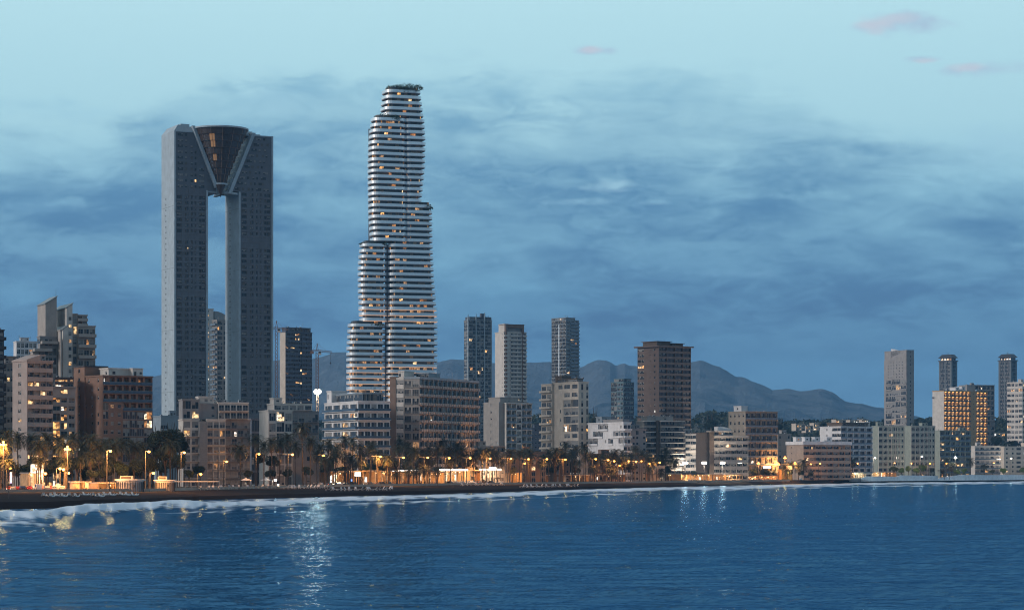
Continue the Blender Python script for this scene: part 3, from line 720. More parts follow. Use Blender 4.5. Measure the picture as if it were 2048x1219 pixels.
# --- terrace apartments 1
b = Bld('terrace_apartments', 'weathered grey apartments with railed terraces and mesh stair tower, before the twin skyscraper', 1000, 450, 15, lit=.04, rail='bars', frame='w', blind=.4, seed=18)
w, h = b.w(503), b.z(840); x0 = b.local(366, 1000)[0]; xa = b.w(366)
b.block(GREYW, b.w(398), b.w(414), -1.2, 8, 0, b.z(842), roof=False, name='stair_tower')
b.block(OFFW, xa, b.w(398), 0, 14, 0, h, F=S(['dd', 'PP', 'dP'], 8, cyc=2, proj=1.2), roof=True)
b.block(OFFW, b.w(414), b.w(451), 0, 14, 0, h, F=S(['PPP'], 8, proj=1.4), roof=True)
b.block(GREYW, b.w(451) + .1, w, 3, 14, 0, h, F=S(['PPPP'], 8, proj=1.6), R=S('g.g', 8), roof=True)
b.block(GREYW, b.w(366), b.w(400), 1.5, 13, h + .5, b.z(800), F=S(['Gd', 'dd'], 2, kind=None), roof=True)
b.block(OFFW, b.w(438), b.w(498), 1.5, 13, h + .6, b.z(806), F=S(['PPPPP'], 2, proj=1.8), roof=True)
b.block(GREYW, b.w(400) + .1, b.w(438) - .1, 3, 13, h + .4, b.z(808), F=S(['.w'], 2), roof=True)
b.block(OFFW, b.w(400), b.w(430), 4, 12, b.z(807), b.z(794), F=S('.ws', 1), roof=True)
b.clutter(b.w(432), w, 3, 11, b.z(806) + .5, 5, 0)
mb = MB()
for i in range(34):
    for j in range(5):
        z = 1.0 + i * (h - 2) / 34; x = b.w(398) + .35 + j * .6; mb.box(x, x + .34, -1.25, -1.203, z, z + .4)
b.part('mesh_screen', mb, [BLIND])
b.done()
# --- terrace apartments 2
b = Bld('terrace_apartments', 'pale stepped apartments with glazed corner balconies below the floodlight mast', 1060, 582, 22, lit=.05, rail='bars', blind=.45, seed=19)
b.block(OFFW, b.w(537), b.w(585), 0, 14, 0, b.z(822), F=S(['dGd'], 7, cyc=1), roof=True)
b.block(GREYW, b.w(585) + .1, b.w(640), 2, 14, 0, b.z(823), F=S(['PPPP', 'PPPP', '..w.'], 7, proj=1.6, cyc=1), roof=True)
b.block(OFFW, b.w(552), b.w(628), 3, 13, b.z(822) + .5, b.z(808), F=S(['PPPPP'], 1, proj=2.0), roof=True)
b.block(OFFW, b.w(553), b.w(569), 4, 10, b.z(808) + .5, b.z(797), F=S('w', 1), roof=True); b.clutter(b.w(570), b.w(620), 4, 12, b.z(808), 7, 0); b.done()
# --- white-blue block
b = Bld('apartment_block', 'white block with navy glass balconies and a white roof room, seaward of the curved tower', 1150, 716, 24, lit=.10, rail='navy', blind=.2, seed=20)
l = b.l(649); 
b.block(WHT, 0, b.w(780), 0, l, 0, b.z(803), L=S(['BBBB'], 9, proj=1.3), F=S(['BBBBB'], 9, proj=1.5), roof=True)
b.block(WHT, 1, 9, l - 7, l - .5, b.z(803) + .5, b.z(778), L=S('w.', 1), F=S('.', 1), roof=True)
b.block(BLUEW, 3, b.w(770), 2, l - 8, b.z(803) + .4, b.z(786), L=S('GGG', 1), F=S('GGGGG', 1), roof=True); b.clutter(4, 16, 3, 16, b.z(786), 7, 0); b.done()
# --- long hotel, receding
b = Bld('long_hotel', 'long brown hotel with many rows of panelled balconies receding from the curved tower', 1180, 839, 64, lit=.035, rail='solid', blind=.12, seed=21)
w, h = b.w(957), b.z(757); l = b.l(808); l2 = b.l(793); l3 = b.l(781)
print('hotel', w, l, l2, l3, h)
PANEL = wall('balcony_panel', (.22, .19, .17), .5)
b.block(TAUPE, 0, w, 0, l, 0, h, F=S(['L' * 13], 12, proj=1.0, ldep=.9, ph=1.05, fin=.5), L=S(['PP'], 12, proj=.5, rail='bars'), roof=BLUEW, par=1.0)
b.block(OFFW, -.3, 6, l + .05, l2, 0, h + .3, L=S(['g'], 12, kind='blind'), roof=True)
b.block(BROWN, -.6, 7, l2 + .05, l3, 0, b.z(754), roof=True)
b.block(OFFW, 2, 12, l + 1, l2, h, b.z(742), L=S('w.', 1), roof=True); b.block(BLUEW, 12.3, 24, l * .2, l, h + 1, b.z(745), L=S('GGG', 1), roof=True)
b.clutter(20, w - 5, 1, l - 1, h + 1, 5, 0)
mb = MB()
for i in range(12):
    for j in range(27):
        x = w * j / 26; z = h - (i + 1) * h / 12; mb.box(x - .06, x + .06, -1.12, -1.02, z, z + 1.15)
b.part('balcony_joint', mb, [DARKW], )['kind'] = 'stuff'
b.done()
# --- block 18
b = Bld('apartment_block', 'brown-ended block with a single column of lit stair windows and white railed balconies', 1330, 998, 33, lit=.08, rail='glass', blind=.3, seed=22)
w, l, h = b.w(1058), b.l(967), b.z(803)
b.block(TAUPE, 0, w, 0, l, 0, h, L=S(['.w.'], 12, ww=1.4, kind='blind'), F=S(['.g', '.g'], 12, w=[1, 5.5], kind='dark'), roof=False, name='wall')
b.block(OFFW, 3.2, w + .4, -2.2, -.05, 0, h - 1, F=S(['LLdLL', 'LLdLL'], 12, rail='glass', fin=.4, ldep=1.6), roof=True)
b.block(TAUPE, 2, w * .7, 2, l - 2, h, b.z(795), F=S('.w.', 1), roof=True); b.clutter(2, w - 1, 1, 8, h, 5, 0); b.done()
# --- three far towers
b = simple('glass_tower', 'tall slim blue glass tower with pointed roof fins, behind the long hotel', 2150, 928, 938, 984, 640, 22, BLUEW, S(['GGGGGG'], 44), S('GG', 44), lit=.035, blind=.3, frame='w', seed=23, done=False, rooms=0, clut=0)
b.rnd.seed(3)
for (pa, ya) in ((936, 628), (952, 627), (969, 624), (982, 634)):
    x = b.w(pa); mb = MB(); mb.hexa([(x - .3, -.5, 0), (x + .3, -.5, 0), (x + .3, .6, 0), (x - .3, .6, 0), (x - .3, -.5, b.z(ya)), (x + .3, -.5, b.z(ya)), (x + .3, .6, b.z(ya + 9)), (x - .3, .6, b.z(ya + 9))]); b.part('fin', mb, [IW])
b.block(NAVYW, 1, b.W - .6, 1, b.Lh - .6, b.H + .5, b.z(634), F=S('GGGG', 2), roof=True); b.clutter(b.W * .4, b.W - 1, 1, 6, b.z(634), 8, 1); b.done()
b = Bld('apartment_tower', 'tall white-ended tower with a brown portal frame round its top balconies', 2000, 1008, 26, lit=.05, rail='solid', blind=.25, seed=24)
w, l, h = b.w(1053), b.l(990), b.z(664)
b.block(OFFW, 0, w, 0, l, 0, h, L=S(['..s'], 36), F=S(['B.BBB.B'], 36, w=[1, .8, 1, 1, 1, .3, 1.2], proj=1.2), roof=True)
b.block(OFFW, .8, 4, 1, l * .7, h + .5, b.z(648), L=S('.s', 4)); 
b.block(BROWN, b.w(1010), b.w(1013.5), -1, 10, 0, b.z(649), roof=True); b.block(BROWN, b.w(1043.5), b.w(1047), -1, 10, 0, b.z(649), roof=True)
b.block(BROWN, b.w(1013.6), b.w(1043.4), -1, 10, b.z(655), b.z(649), roof=True); b.block(GREYW, b.w(1014), b.w(1043), 1, 9, h + .5, b.z(655.2), F=S('LLL', 3), roof=False); b.done()
b = simple('glass_tower', 'tall pale glass tower with one thin lit vertical seam, behind the beige slab tower', 2150, 1103, 1132, 1158, 640, 40, BLUEW, S('dBB', 44, proj=1.0, rail='glass'), S('GGGG', 44, kind='dark'), lit=.04, blind=.35, seed=25, done=False, rooms=0, clut=0)
b.block(BLUEW, 0, b.W * .7, 0, b.Lh, b.H + .003, b.z(635.5), roof=True, F=S('GG', 1), L=S('GGGG', 1))
mb = MB(); mb.box(-.12, -.02, b.Lh * .47, b.Lh * .47 + .5, 20, b.z(648)); b.part('light_strip', mb, [mat('seam_light', (.6, .65, .7), .5, 0, emit=(.75, .88, 1), es=.6)]); b.clutter(2, b.W - 1, 1, 9, b.z(635), 4, 0); b.done()
# --- beige slab tower
b = Bld('apartment_tower', 'cream-white slab tower with a dark roof terrace and blue-lit glazed bays', 1445, 1157, 30, lit=.06, rail='solid', blind=.4, seed=26)
w, l, h = b.w(1177), b.l(1108), b.z(764)
b.block(CREAM, 0, w, 0, l, 0, h, L=S(['.WWW', '..WW', '..GG', '.wGG'], 12, cyc=3, w=[.6, .9, 1.2, 1.2]), F=S(['.d.d'], 12), roof=True)
b.block(CREAM, -1.5, 8, l + .05, b.l(1087), 0, h - .5, L=S(['BB'], 12, proj=1.6), roof=True)
b.block(DKBR, 1, w - 2, 3, l - 2, h + .5, b.z(757), F=S('GG', 1), L=S('GG', 1), roof=True); b.block(DKBR, 2, 8, l - 6, l + 2, h + .5, b.z(750), L=S('w', 1), roof=True); b.clutter(1, w, 2, 10, b.z(757), 6, 0); b.done()
# --- white banded block
b = Bld('apartment_block', 'low white block with horizontal bands and few windows beside the cream slab tower', 1405, 1247, 30, lit=.02, rail='solid', blind=.1, seed=27)
b.block(WHT, 0, b.w(1262), 0, b.l(1176), 0, b.z(846), L=S(['..LL..w', '.LL..LL', 'LL.wL.L', '.......', '..LL..w'], 8, cyc=2, ldep=.9, proj=.5), F=S('BB', 8, proj=1.3), roof=True, par=.8)
b.block(BLUEW, 3, 9, b.l(1195), b.l(1183), b.z(846) + .8, b.z(832), L=S('w', 1), F=S('w', 1), roof=True); b.block(GREYW, 2, 6, b.l(1240), b.l(1200), b.z(846) + .8, b.z(839), L=S('....', 1), roof=True); b.done()
# teal tower
b = simple('glass_tower', 'teal glass tower with a vertical white strip, small against the mountain', 2500, 1222, 1247, 1268, 764, 40, wall('teal', (.10, .18, .21)), S('GGG', 20, kind='dark'), S('GGBB', 20, proj=.7, rail='glass'), lit=.05, blind=.12, frame='d', seed=28, done=False, clut=3)
b.block(wall('teal', (.1, .18, .21)), 2, b.W - 2, 2, b.Lh - 2, b.H + .5, b.z(757), F=S('GG', 1), L=S('GG', 1), roof=True); b.done()
# --- brown slab tower
b = Bld('apartment_tower', 'tall brown tower with an overhanging roof slab and a white-windowed end wall', 1500, 1318, 36, lit=.06, rail='solid', blind=.18, seed=29)
w, l, h = b.w(1382), b.l(1275), b.z(693)
BRT = wall('tower_brown', (.135, .10, .09))
b.block(BRT, 0, w, 0, l, 0, h, L=S(['g.s.w.', 'g.s.w.'], 24, w=[1.6, 1.2, .5, .3, 1.1, .5], kind=None), F=S(['gggg'], 24, dep=1.0, gh=.62, kind='dark'), roof=False)
mb = MB(); mb.box(-1.6, w + 1, -1.6, l + 1.6, h, h + .8); b.part('roof_slab', mb, [BRT])
for (a, c, yt) in ((1, w * .45, 681), (w * .5, w * .85, 684)):
    b.block(DKBR, a, c, 3, l - 4, h + .803, b.z(yt + 1), F=S('w.', 1), roof=False); mb = MB(); mb.box(a - .8, c + .8, 2.2, l - 3, b.z(yt + 1) + .003, b.z(yt)); b.part('roof_slab', mb, [BRT])
b.done()
# --- striped twin-lobed block
b = Bld('apartment_block', 'dark block of two rounded stacks with thin white balcony edges, standing before the brown tower', 1440, 1322, 22, lit=.06, rail='glass', blind=.3, frame='d', seed=30)
h = b.z(842)
for (pa, pb, y0) in ((1290, 1315, 2), (1322, 1370, 0)):
    x0, x1 = b.w(pa), b.w(pb); b.block(TAUPE, x0 + .5, x1 - .5, y0 + 1.2, 14, 0, h, F=S(['GGG' if pb < 1320 else 'GGGGG'], 11), roof=False)
    for i in range(12):
        z = h - i * h / 11; mb = MB(); n = 12
        pts = [(x0, 13)] + [(x0 + (x1 - x0) * (.5 - .5 * math.cos(math.pi * k / n)), y0 + .2 - 1.5 * math.sin(math.pi * k / n)) for k in range(n + 1)] + [(x1, 13)]
        mb.prism(pts, z - .12, z + .25); mo = offs(pts, .2)
        for k in range(1, len(pts) - 2):
            if i: mb.poly([(*mo[k], z + .25), (*mo[k + 1], z + .25), (*mo[k + 1], z + 1.1), (*mo[k], z + 1.1)], 1)
        b.part('balcony', mb, [OFFW, wall('stripe_rail', (.085, .075, .072))])
b.block(DKBR, b.w(1316), b.w(1321.5), 2, 13, 0, h + .6, roof=False); b.block(TAUPE, b.w(1300), b.w(1352), 4, 12, h + .3, b.z(833), F=S('.w.w.', 1), roof=True); b.clutter(b.w(1300), b.w(1360), 4, 10, b.z(833), 6, 0); b.done()
simple('apartment_block', 'plain pale narrow block between the striped block and the dark gable', 1470, 1370, 1371, 1392, 868, 14, GREYW, S(['gg'], 8), None, depth=12, lit=.05, seed=31)
# --- banded block 25
b = Bld('apartment_block', 'five-storey block with long beige bands and a dark blank gable, behind the white floodlights', 1480, 1419, 16, lit=.08, rail='solid', blind=.15, seed=32)
l = b.l(1385); w = b.w(1497)
b.block(DKBR, -.1, 3, 0, l, 0, b.z(865), L=S('....s', 7), roof=True)
b.block(BEIGE, 3.05, w, 0, 16, 0, b.z(872), F=S(['gggggg', 'gggggg'], 7, dep=1.2, gh=.5), roof=True); b.block(BEIGE, 3.3, w * .62, 1, 14, b.z(872) + .5, b.z(862), F=S('gggg', 1, dep=.9), roof=True)
mb = MB(); xa, xb = b.w(1440), b.w(1466); zc = b.z(862) + .5
for i in range(8):
    f0, f1 = i / 8, (i + 1) / 8; q = lambda f: zc + b.z(857) * 0 + 2.3 * math.sqrt(max(0, 1 - f * f)) + .3
    mb.hexa([(xa + (xb - xa) * f0, 3, zc), (xa + (xb - xa) * f1, 3, zc), (xa + (xb - xa) * f1, 10, zc), (xa + (xb - xa) * f0, 10, zc), (xa + (xb - xa) * f0, 3, q(f0)), (xa + (xb - xa) * f1, 3, q(f1)), (xa + (xb - xa) * f1, 10, q(f1)), (xa + (xb - xa) * f0, 10, q(f0))])
b.part('barrel_roof', mb, [WHITE]); b.clutter(4, w * .5, 4, 12, b.z(862), 4, 1); b.done()
# --- 26
b = simple('apartment_block', 'tan block with small square end windows and dark banded balconies above the orange-lit square', 1600, 1457, 1491, 1555, 823, 32, wall('tan', (.26, .235, .20)), S(['LLLLLL'], 9, proj=.3, ldep=.9, rail='glass'), S(['wwww'], 9, ww=1.6, kind='dark'), lit=.05, blind=.1, frame='d', seed=33, rooms=0, done=False)
b.block(WHT, 2, 7, b.Lh - 11, b.Lh - 3, b.H + .5, b.z(812), L=S('w', 1), roof=True); b.done()
simple('house_block', 'plain dim block behind the tan block, half hidden by trees', 1750, 1553, 1556, 1582, 868, 20, TAUPE, S('w.w', 7), None, depth=12, lit=.05, seed=34)
# --- 28
b = simple('low_hotel', 'wide low block with a white roof edge, bare orange-washed end wall and three roof boxes', 1680, 1573, 1607, 1702, 889, 26, wall('salmon', (.34, .26, .21)), S(['gHggggHg', 'gggggggg'], 6, gh=.5, dep=1.0), S(['.s...'], 6), lit=.03, blind=.3, seed=35, rooms=0, clut=0, par=0.0, done=False)
mb = MB(); mb.box(-.5, b.W + .5, -.5, b.Lh + .5, b.H + .1, b.H + 2.4); b.part('roof_edge', mb, [WHT])
for px in (1586, 1616, 1636, 1660): 
    x = b.w(px) if px > 1607 else 1; b.block(WHT, x, x + 4, 4 if px > 1607 else b.Lh * .5, (4 if px > 1607 else b.Lh * .5) + 4, b.H + 2.5, b.H + 5, F=S('w', 1), roof=True)
b.done()
# --- 29
b = simple('apartment_block', 'block with a white gable and a dark green-glass balcony front, east of the low hotel', 1800, 1640, 1682, 1745, 853, 34, WHT, S(['LLLLL'], 9, proj=.3, ldep=1.3, rail='glass', fin=.5), S(['.w.g', '.w.g'], 9, w=[.7, .8, .4, 1.4], ww=1), lit=.04, blind=.12, seed=36, frame='d', rooms=0, done=False)
b.block(DKBR, 4, b.W - 1, 3, b.Lh - 3, b.H + .5, b.z(845), F=S('g.g.', 1), roof=True); b.block(OFFW, b.W - 5, b.W, 3, 9, b.H + .5, b.z(843), F=S('w', 1), roof=True); b.done()
# --- 30 grid pair
for (L, C, Rr, lab, sd) in ((1744, 1757, 1808, 'pale green-grey grid-fronted block, the one beside the dark green-glass front', 37), (1809, 1822, 1870, 'pale green-grey grid-fronted block, the one beside the dark narrow gap', 38)):
    b = simple('apartment_block', lab, 1910, L, C, Rr, 852, 20, GREEN, S(['WWWWww'], 9, w=[1, 1.2, 1, 1, .7, .7]), S('....', 9), lit=.05, blind=.06, frame='w', seed=sd, group='twin grid-fronted blocks', done=False, clut=4)
    mb = MB()
    for j in range(7): x = b.W * j / 6; mb.box(max(0, x - .15), min(b.W, x + .15), -.35, -.003, 0, b.H)
    for i in range(10): mb.box(.2, b.W - .2, -.3, -.004, b.H * i / 9 - .15, b.H * i / 9 + .15)
    b.part('facade_grid', mb, [OFFW]); b.done()
b = simple('apartment_block', 'block with a checkerboard of lit and dark loggias under the orange-lit hotel', 2000, 1868, 1880, 1942, 861, 18, GREEN, S(['LLLLLL'], 9, proj=.3, ldep=1.2, rail='glass', fin=.6), S('..', 9), lit=.24, blind=.15, seed=39, clut=6)
b = simple('apartment_block', 'six-storey pale block with continuous balconies below the dark hill', 2050, 1942, 1950, 2000, 892, 16, OFFW, S(['BBBBB'], 7, proj=1.0, rail='glass'), S('..', 7), lit=.12, blind=.35, seed=40)
b = simple('apartment_block', 'warm beige six-storey block with paired windows, cut off by the edge of the photo', 2090, 1999, 2008, 2090, 893, 16, CREAM, S(['wwWwwWw'], 7, ww=1.6), S('w.', 7), lit=.12, blind=.12, seed=41)
# --- far right towers
b = Bld('apartment_tower', 'tall concrete tower with a sloping crown and white roof sail, alone beside the mountain foot', 2800, 1814, 26, lit=.05, rail='solid', blind=.25, seed=42)
GT = wall('tower_grey', (.27, .26, .26))
b.th; l = b.l(1769)
b.block(GT, 0, b.w(1828), 0, l, 0, b.z(700), F=S(['.w.'], 30), roof=True)
o_ = b.frame_of
mbx = MB(); b.face(mbx, 'L', (-.5, 3, .2, l), 0, b.z(756), S(['.BGGB', '.BGGB', '.GGBB'], 17, w=[.3, 1.2, .8, .9, 1.2], cyc=3, proj=.9)); b.part('wall', mbx, [GT])
mbx = MB(); b.face(mbx, 'L', (-.6, 3, .2, l), b.z(756), b.z(720), S(['.wwwwww.'], 6)); b.part('wall', mbx, [GT])
mb = MB(); mb.hexa([(-.7, .1, b.z(720)), (4, .1, b.z(720)), (4, l, b.z(720)), (-.7, l, b.z(720)), (-.7, .1, b.z(700)), (4, .1, b.z(700)), (4, l, b.z(718)), (-.7, l, b.z(718))]); b.part('sloping_crown', mb, [GT])
mb = MB(); ya = b.l(1782); yb = b.l(1800); mb.hexa([(0, yb, b.z(716)), (5, yb, b.z(716)), (5, ya, b.z(716)), (0, ya, b.z(716)), (0, yb, b.z(702)), (5, yb, b.z(702)), (5, ya, b.z(695)), (0, ya, b.z(695))]); b.part('roof_sail', mb, [WHT]); b.done()
for (C, L, Rr, top, D, lab, sd) in ((1903, 1878, 1914.5, 716, 3600, 'dark capped round-shouldered tower rising behind the orange-lit hotel', 43), (2022, 1997, 2034, 715, 3600, 'dark capped round-shouldered tower rising behind the white tower at the edge of the photo', 44)):
    b = Bld('capped_tower', lab, D, C, 42, lit=.01, rail='solid', blind=.1, frame='d', seed=sd, group='two matching capped towers')
    T2 = wall('tower_teal', (.13, .15, .16)); w, l, h = b.w(Rr), b.l(L), b.z(top - 1)
    b.block(T2, 0, w, 0, l, 0, b.z(top + 6), L=S(['.G.G.'], 30, w=[.4, 1.4, .3, 1.4, .5], kind='dark'), F=S(['.LL.'], 30, ldep=2), roof=False)
    mb = MB(); mb.box(-1, w + 1, -1, l + 1, b.z(top + 6), b.z(top + 4)); b.part('cornice', mb, [METALD])
    b.block(OFFW, 1.5, w - 1.5, 1.5, l - 1.5, b.z(top + 4), h, L=S('GGGG', 1, kind='cool' if sd < 44 else 'cool'), F=S('GG', 1), roof=False)
    mb = MB(); A = [(-1, -1), (w + 1, -1), (w + 1, l + 1), (-1, l + 1)]; q = 3
    mb.hexa([(*p, h) for p in A] + [(x, y, b.z(top - 8)) for x, y in ((q, q), (w - q, q), (w - q, l - q), (q, l - q))]); mb.tube([(w / 2, l / 2, h), (w / 2, l / 2, b.z(top - 12))], .4, 4); b.part('cap_roof', mb, [METALD]); b.done()
# --- orange-lit hotel
b = Bld('lit_hotel', 'broad hotel with every balcony glowing orange and a plain pale end wall', 2300, 1888, 34, lit=0, rail='navy', blind=0, seed=45)
w, l, h = b.w(1975), b.l(1865), b.z(782); HW = wall('hotel_ochre', (.40, .27, .15))
HG = mat('hotel_rail', (.10, .08, .06), .6, .2, 1)
b.block(HW, 0, w, 0, l, 0, h, F=S(['HHHHHHH.s.HHH'], 17, w=[1, 1, 1, 1, 1, 1, 1, .6, .3, .6, 1, 1, 1], proj=.5, ldep=1.4, fin=.35, ph=.9), L=S('...', 17), roof=True, par=.9)
mb = MB(); mb.box(-.08, -.01, 0, l, 0, h); b.part('end_wall', mb, [OFFW]); b.addbal((0, l), (0, -1), (-1, 0), 0, 2.5, h - 6, .1, 1.0)
b.block(WHT, w * .30, w * .38, 2, 10, h + .9, b.z(774), F=S('w', 1), roof=True); b.block(WHT, w * .45, w * .52, 2, 10, h + .9, b.z(772), F=S('w', 1), roof=True); b.clutter(4, w - 4, 2, 10, h + .9, 8, 0)
HEM = mat('hotel_lamp', (.5, .3, .1), .8, 0, emit=(1.0, .50, .13), es=9); HEM.cycles.emission_sampling = 'FRONT'
for i in range(17):
    mb = MB(); z = h - i * h / 17 - .55
    for j in list(range(7)) + [9, 10, 11]:
        u = w * ((j + .5) / 11.5 if j < 7 else (j + .02) / 11.5)
        mb.box(u - .9, u + .9, .35, .55, z - .12, z)
        mb.box(u - 1.2, u + 1.2, 1.28, 1.33, z - 2.3, z - .2, 1)
    b.part('balcony_light', mb, [HEM, LITD])
b.done()
simple('apartment_block', 'tall dim brown block looking over the shoulder of the orange-lit hotel', 2600, 1929, 1934, 1989, 770, 14, TAUPE, S(['..LLLLL'], 18, ldep=1, proj=.4), None, depth=20, lit=.05, seed=46)
simple('apartment_block', 'tall white many-windowed block at the edge of the photo beside the dark hill', 2500, 2014, 2045, 2075, 764, 40, OFFW, S(['WWWW'], 18), S(['gWWg'], 18), lit=.07, blind=.4, seed=47, clut=4)
# low-rise between
for a in (
    ('low_house', 'flat-roofed pale low house with one lit upstairs room, beside the long hotel', 1240, 949, 952, 1010, 893, 14, BEIGE, S(['..w.dL', 'wdwd.w'], 5), .2, 50),
    ('low_house', 'long plain brown low-rise with a flat roof, palms standing before its front', 1290, 1009, 1012, 1092, 904, 12, BROWN, S(['.w..w..w', '.d.d.d.d'], 5), .05, 51),
    ('low_house', 'low dark brown house among trees below the cream slab tower', 1300, 1088, 1091, 1140, 908, 12, DKBR, S(['w.d.w'], 4), .1, 52),
    ('low_house', 'long grey low-rise with a sloping front of tall windows, below the white banded block', 1310, 1172, 1176, 1236, 908, 24, BROWN, S(['GGGGGGGG', '.w.w.w.w'], 4), .06, 53),
    ('low_house', 'dim grey house block with shuttered windows between the white banded block and striped block', 1420, 1254, 1257, 1292, 858, 16, GREYW, S(['w.d.w', '.ww.w'], 9), .04, 54),
    ('distant_block', 'hazy lilac block of small windows beyond the railed balconies', 1800, 1060, 1062, 1088, 856, 14, NAVYW, S(['wwww'], 12), .02, 55),
    ('low_house', 'dark green shaded villa behind the first row of palms near the white block', 1120, 655, 658, 705, 900, 14, GREYW, S(['.w.w', 'd.d.'], 5), .1, 56),
    ('low_house', 'orange-washed low house behind palms beside the long hotel foot', 1215, 900, 903, 950, 925, 14, BEIGE, S(['.L.L'], 3), .25, 57),
    ('low_house', 'cream villa under the striped block, tucked behind the promenade trees', 1400, 1262, 1265, 1330, 932, 14, CREAM, S(['w.w.w'], 2), .4, 58),
    ('low_house', 'small brown house behind the parked cars at the foot of the brown block', 860, 158, 161, 240, 925, 12, BEIGE, S(['.w..w.', 'd.d.d.'], 4), .15, 59)):
    simple(a[0], a[1], a[2], a[3], a[4], a[5], a[6], a[7], a[8], a[9], None, depth=10, lit=a[10], seed=a[11], clut=3)
for k, (px, py, w_, t) in enumerate(((1592, 850, 18, 'with an orange street side'), (1612, 854, 14, 'half behind a garden wall'), (1628, 849, 16, 'with a pale roof'), (1648, 858, 14, 'lowest on the slope'), (1672, 842, 20, 'with a white parapet'), (1700, 843, 18, 'beside a dark tree'), (1724, 842, 14, 'topmost on the ridge'), (1988, 868, 22, 'with cool white lights'))):
    D = 2550 + 20 * k; zz = wz(py + 7, D)
    simple('hillside_house', 'small warm-lit house on the dark hill ' + t, D, px - 4, px, px + w_, py - 3, 24, CREAM, S('dwd', 2), None, depth=9, base=max(GZ, zz - 2), lit=.6, blind=.1, seed=60 + k, clut=1, rooms=0, group='houses on the dark hillside')
# ================= ground, sea, mountains
def sheet(name, cols, rows, fn, mats, kind='structure', smooth=True, attr=None):
    "grid mesh: fn(c, r) -> point for every c in cols, r in rows"
    vs = [fn(c, r) for c in cols for r in rows]; n = len(rows)
    fs = [(i * n + j, (i + 1) * n + j, (i + 1) * n + j + 1, i * n + j + 1) for i in range(len(cols) - 1) for j in range(n - 1)]
    me = bpy.data.meshes.new(name); me.from_pydata([tuple(p[:3]) for p in vs], [], fs)
    for m in mats: me.materials.append(m)
    if smooth: me.polygons.foreach_set('use_smooth', [True] * len(fs))
    if attr:
        a = me.attributes.new(attr, 'FLOAT', 'POINT'); a.data.foreach_set('value', [p[3] for p in vs])
    me.update(); o = link(name, me); o['kind'] = kind; return o
def mat_water():
    m = bpy.data.materials.new('sea_water'); m.use_nodes = True; q = G(m.node_tree); nt = m.node_tree; bs = nt.nodes['Principled BSDF']
    geo = q.n('ShaderNodeNewGeometry').outputs['Position']
    def lay(sx_, sy_, sc_, det, dist=0.2):
        mp = q.n('ShaderNodeMapping'); mp.inputs['Scale'].default_value = (sx_, sy_, 1); q.put(mp.inputs[0], geo); return q.noise(mp.outputs[0], sc_, det, .6, dist)
    big = lay(.025, .06, 1, 3); mid = lay(.17, .42, 1, 4, .6); sm = lay(.8, 1.7, 1, 3)
    c = q.ramp(lay(.004, .012, 1, 4), [(.3, (.001, .036, .110)), (.7, (.002, .050, .140))])
    f = q.n('ShaderNodeAttribute', attribute_name='foam').outputs['Fac']
    fn = q.m('ADD', q.m('MULTIPLY', lay(.035, .10, 1, 6, .8), .75), q.m('MULTIPLY', lay(.25, .5, 1, 4, .4), .35))
    fo = q.sstep(q.m('ADD', fn, q.m('MULTIPLY', f, 1.0)), .74, 1.16)
    fo = q.m('MULTIPLY', fo, q.sstep(f, .0, .12))
    hgt = q.m('ADD', q.m('MULTIPLY', big, 1.5), q.m('ADD', q.m('MULTIPLY', mid, .75), q.m('MULTIPLY', sm, .14)))
    bp = q.n('ShaderNodeBump'); bp.inputs['Strength'].default_value = .36; bp.inputs['Distance'].default_value = 1.0; q.put(bp.inputs['Height'], hgt); 
    df, gl, mx, fm, fd = q.n('ShaderNodeBsdfDiffuse'), q.n('ShaderNodeBsdfGlossy'), q.n('ShaderNodeMixShader'), q.n('ShaderNodeMixShader'), q.n('ShaderNodeBsdfDiffuse')
    q.put(df.inputs[0], c); gl.inputs[0].default_value = (.19, .37, .57, 1); gl.inputs['Roughness'].default_value = .12; fd.inputs[0].default_value = (.60, .72, .84, 1)
    fr = q.n('ShaderNodeFresnel'); fr.inputs['IOR'].default_value = 1.33
    for nd in (gl, fr): q.put(nd.inputs['Normal'], bp.outputs[0])
    q.put(mx.inputs[0], q.m('MINIMUM', fr.outputs[0], .46)); q.put(mx.inputs[1], df.outputs[0]); q.put(mx.inputs[2], gl.outputs[0])
    q.put(fm.inputs[0], q.m('MULTIPLY', fo, .9)); q.put(fm.inputs[1], mx.outputs[0]); q.put(fm.inputs[2], fd.outputs[0]); q.put(nt.nodes['Material Output'].inputs[0], fm.outputs[0])
    return m
SEA = mat_water()
pxs = list(range(-900, 3000, 50))
mb = MB(); mb.poly([(-6000, -800, -.3), (6000, -800, -.3), (6000, 9000, -.3), (-6000, 9000, -.3)]); o = mb.build('sea', [SEA]); o['kind'] = 'structure'
# surf: real ridges running along the shore
def wob(px, k, sc_): return noise.noise(Vector((px * sc_, k * 7.3, .5)))
FW = [(0, 1.15), (300, .9), (600, .58), (1000, .4), (1400, .3), (1750, .2), (2048, .14)]
def sea_pt(px, t):
    e_ = d_shore(px) + 6; D = 70 * (e_ / 70) ** t; x = wx(px, D); n1_ = noise.noise
    fade = min(1, max(0, (e_ - D) / 60)); far = min(1, 420 / D)
    z = .16 * n1_(Vector((x * .06, D * .14, 0))) + .17 * far * n1_(Vector((x * .22, D * .5, 4))) + .10 * far * n1_(Vector((x * .5, D * 1.1, 8))) + .10 * abs(n1_(Vector((x * .10, D * .28, 11))))
    return (x, D, z * (.25 + .75 * fade) - .03)
sheet('sea_swell', [-6000, -3000, -1500, -700, -300] + [-60 + i * 7 for i in range(312)] + [2400, 2900, 3600, 5000, 8000], [j / 520 for j in range(521)], sea_pt, [SEA])
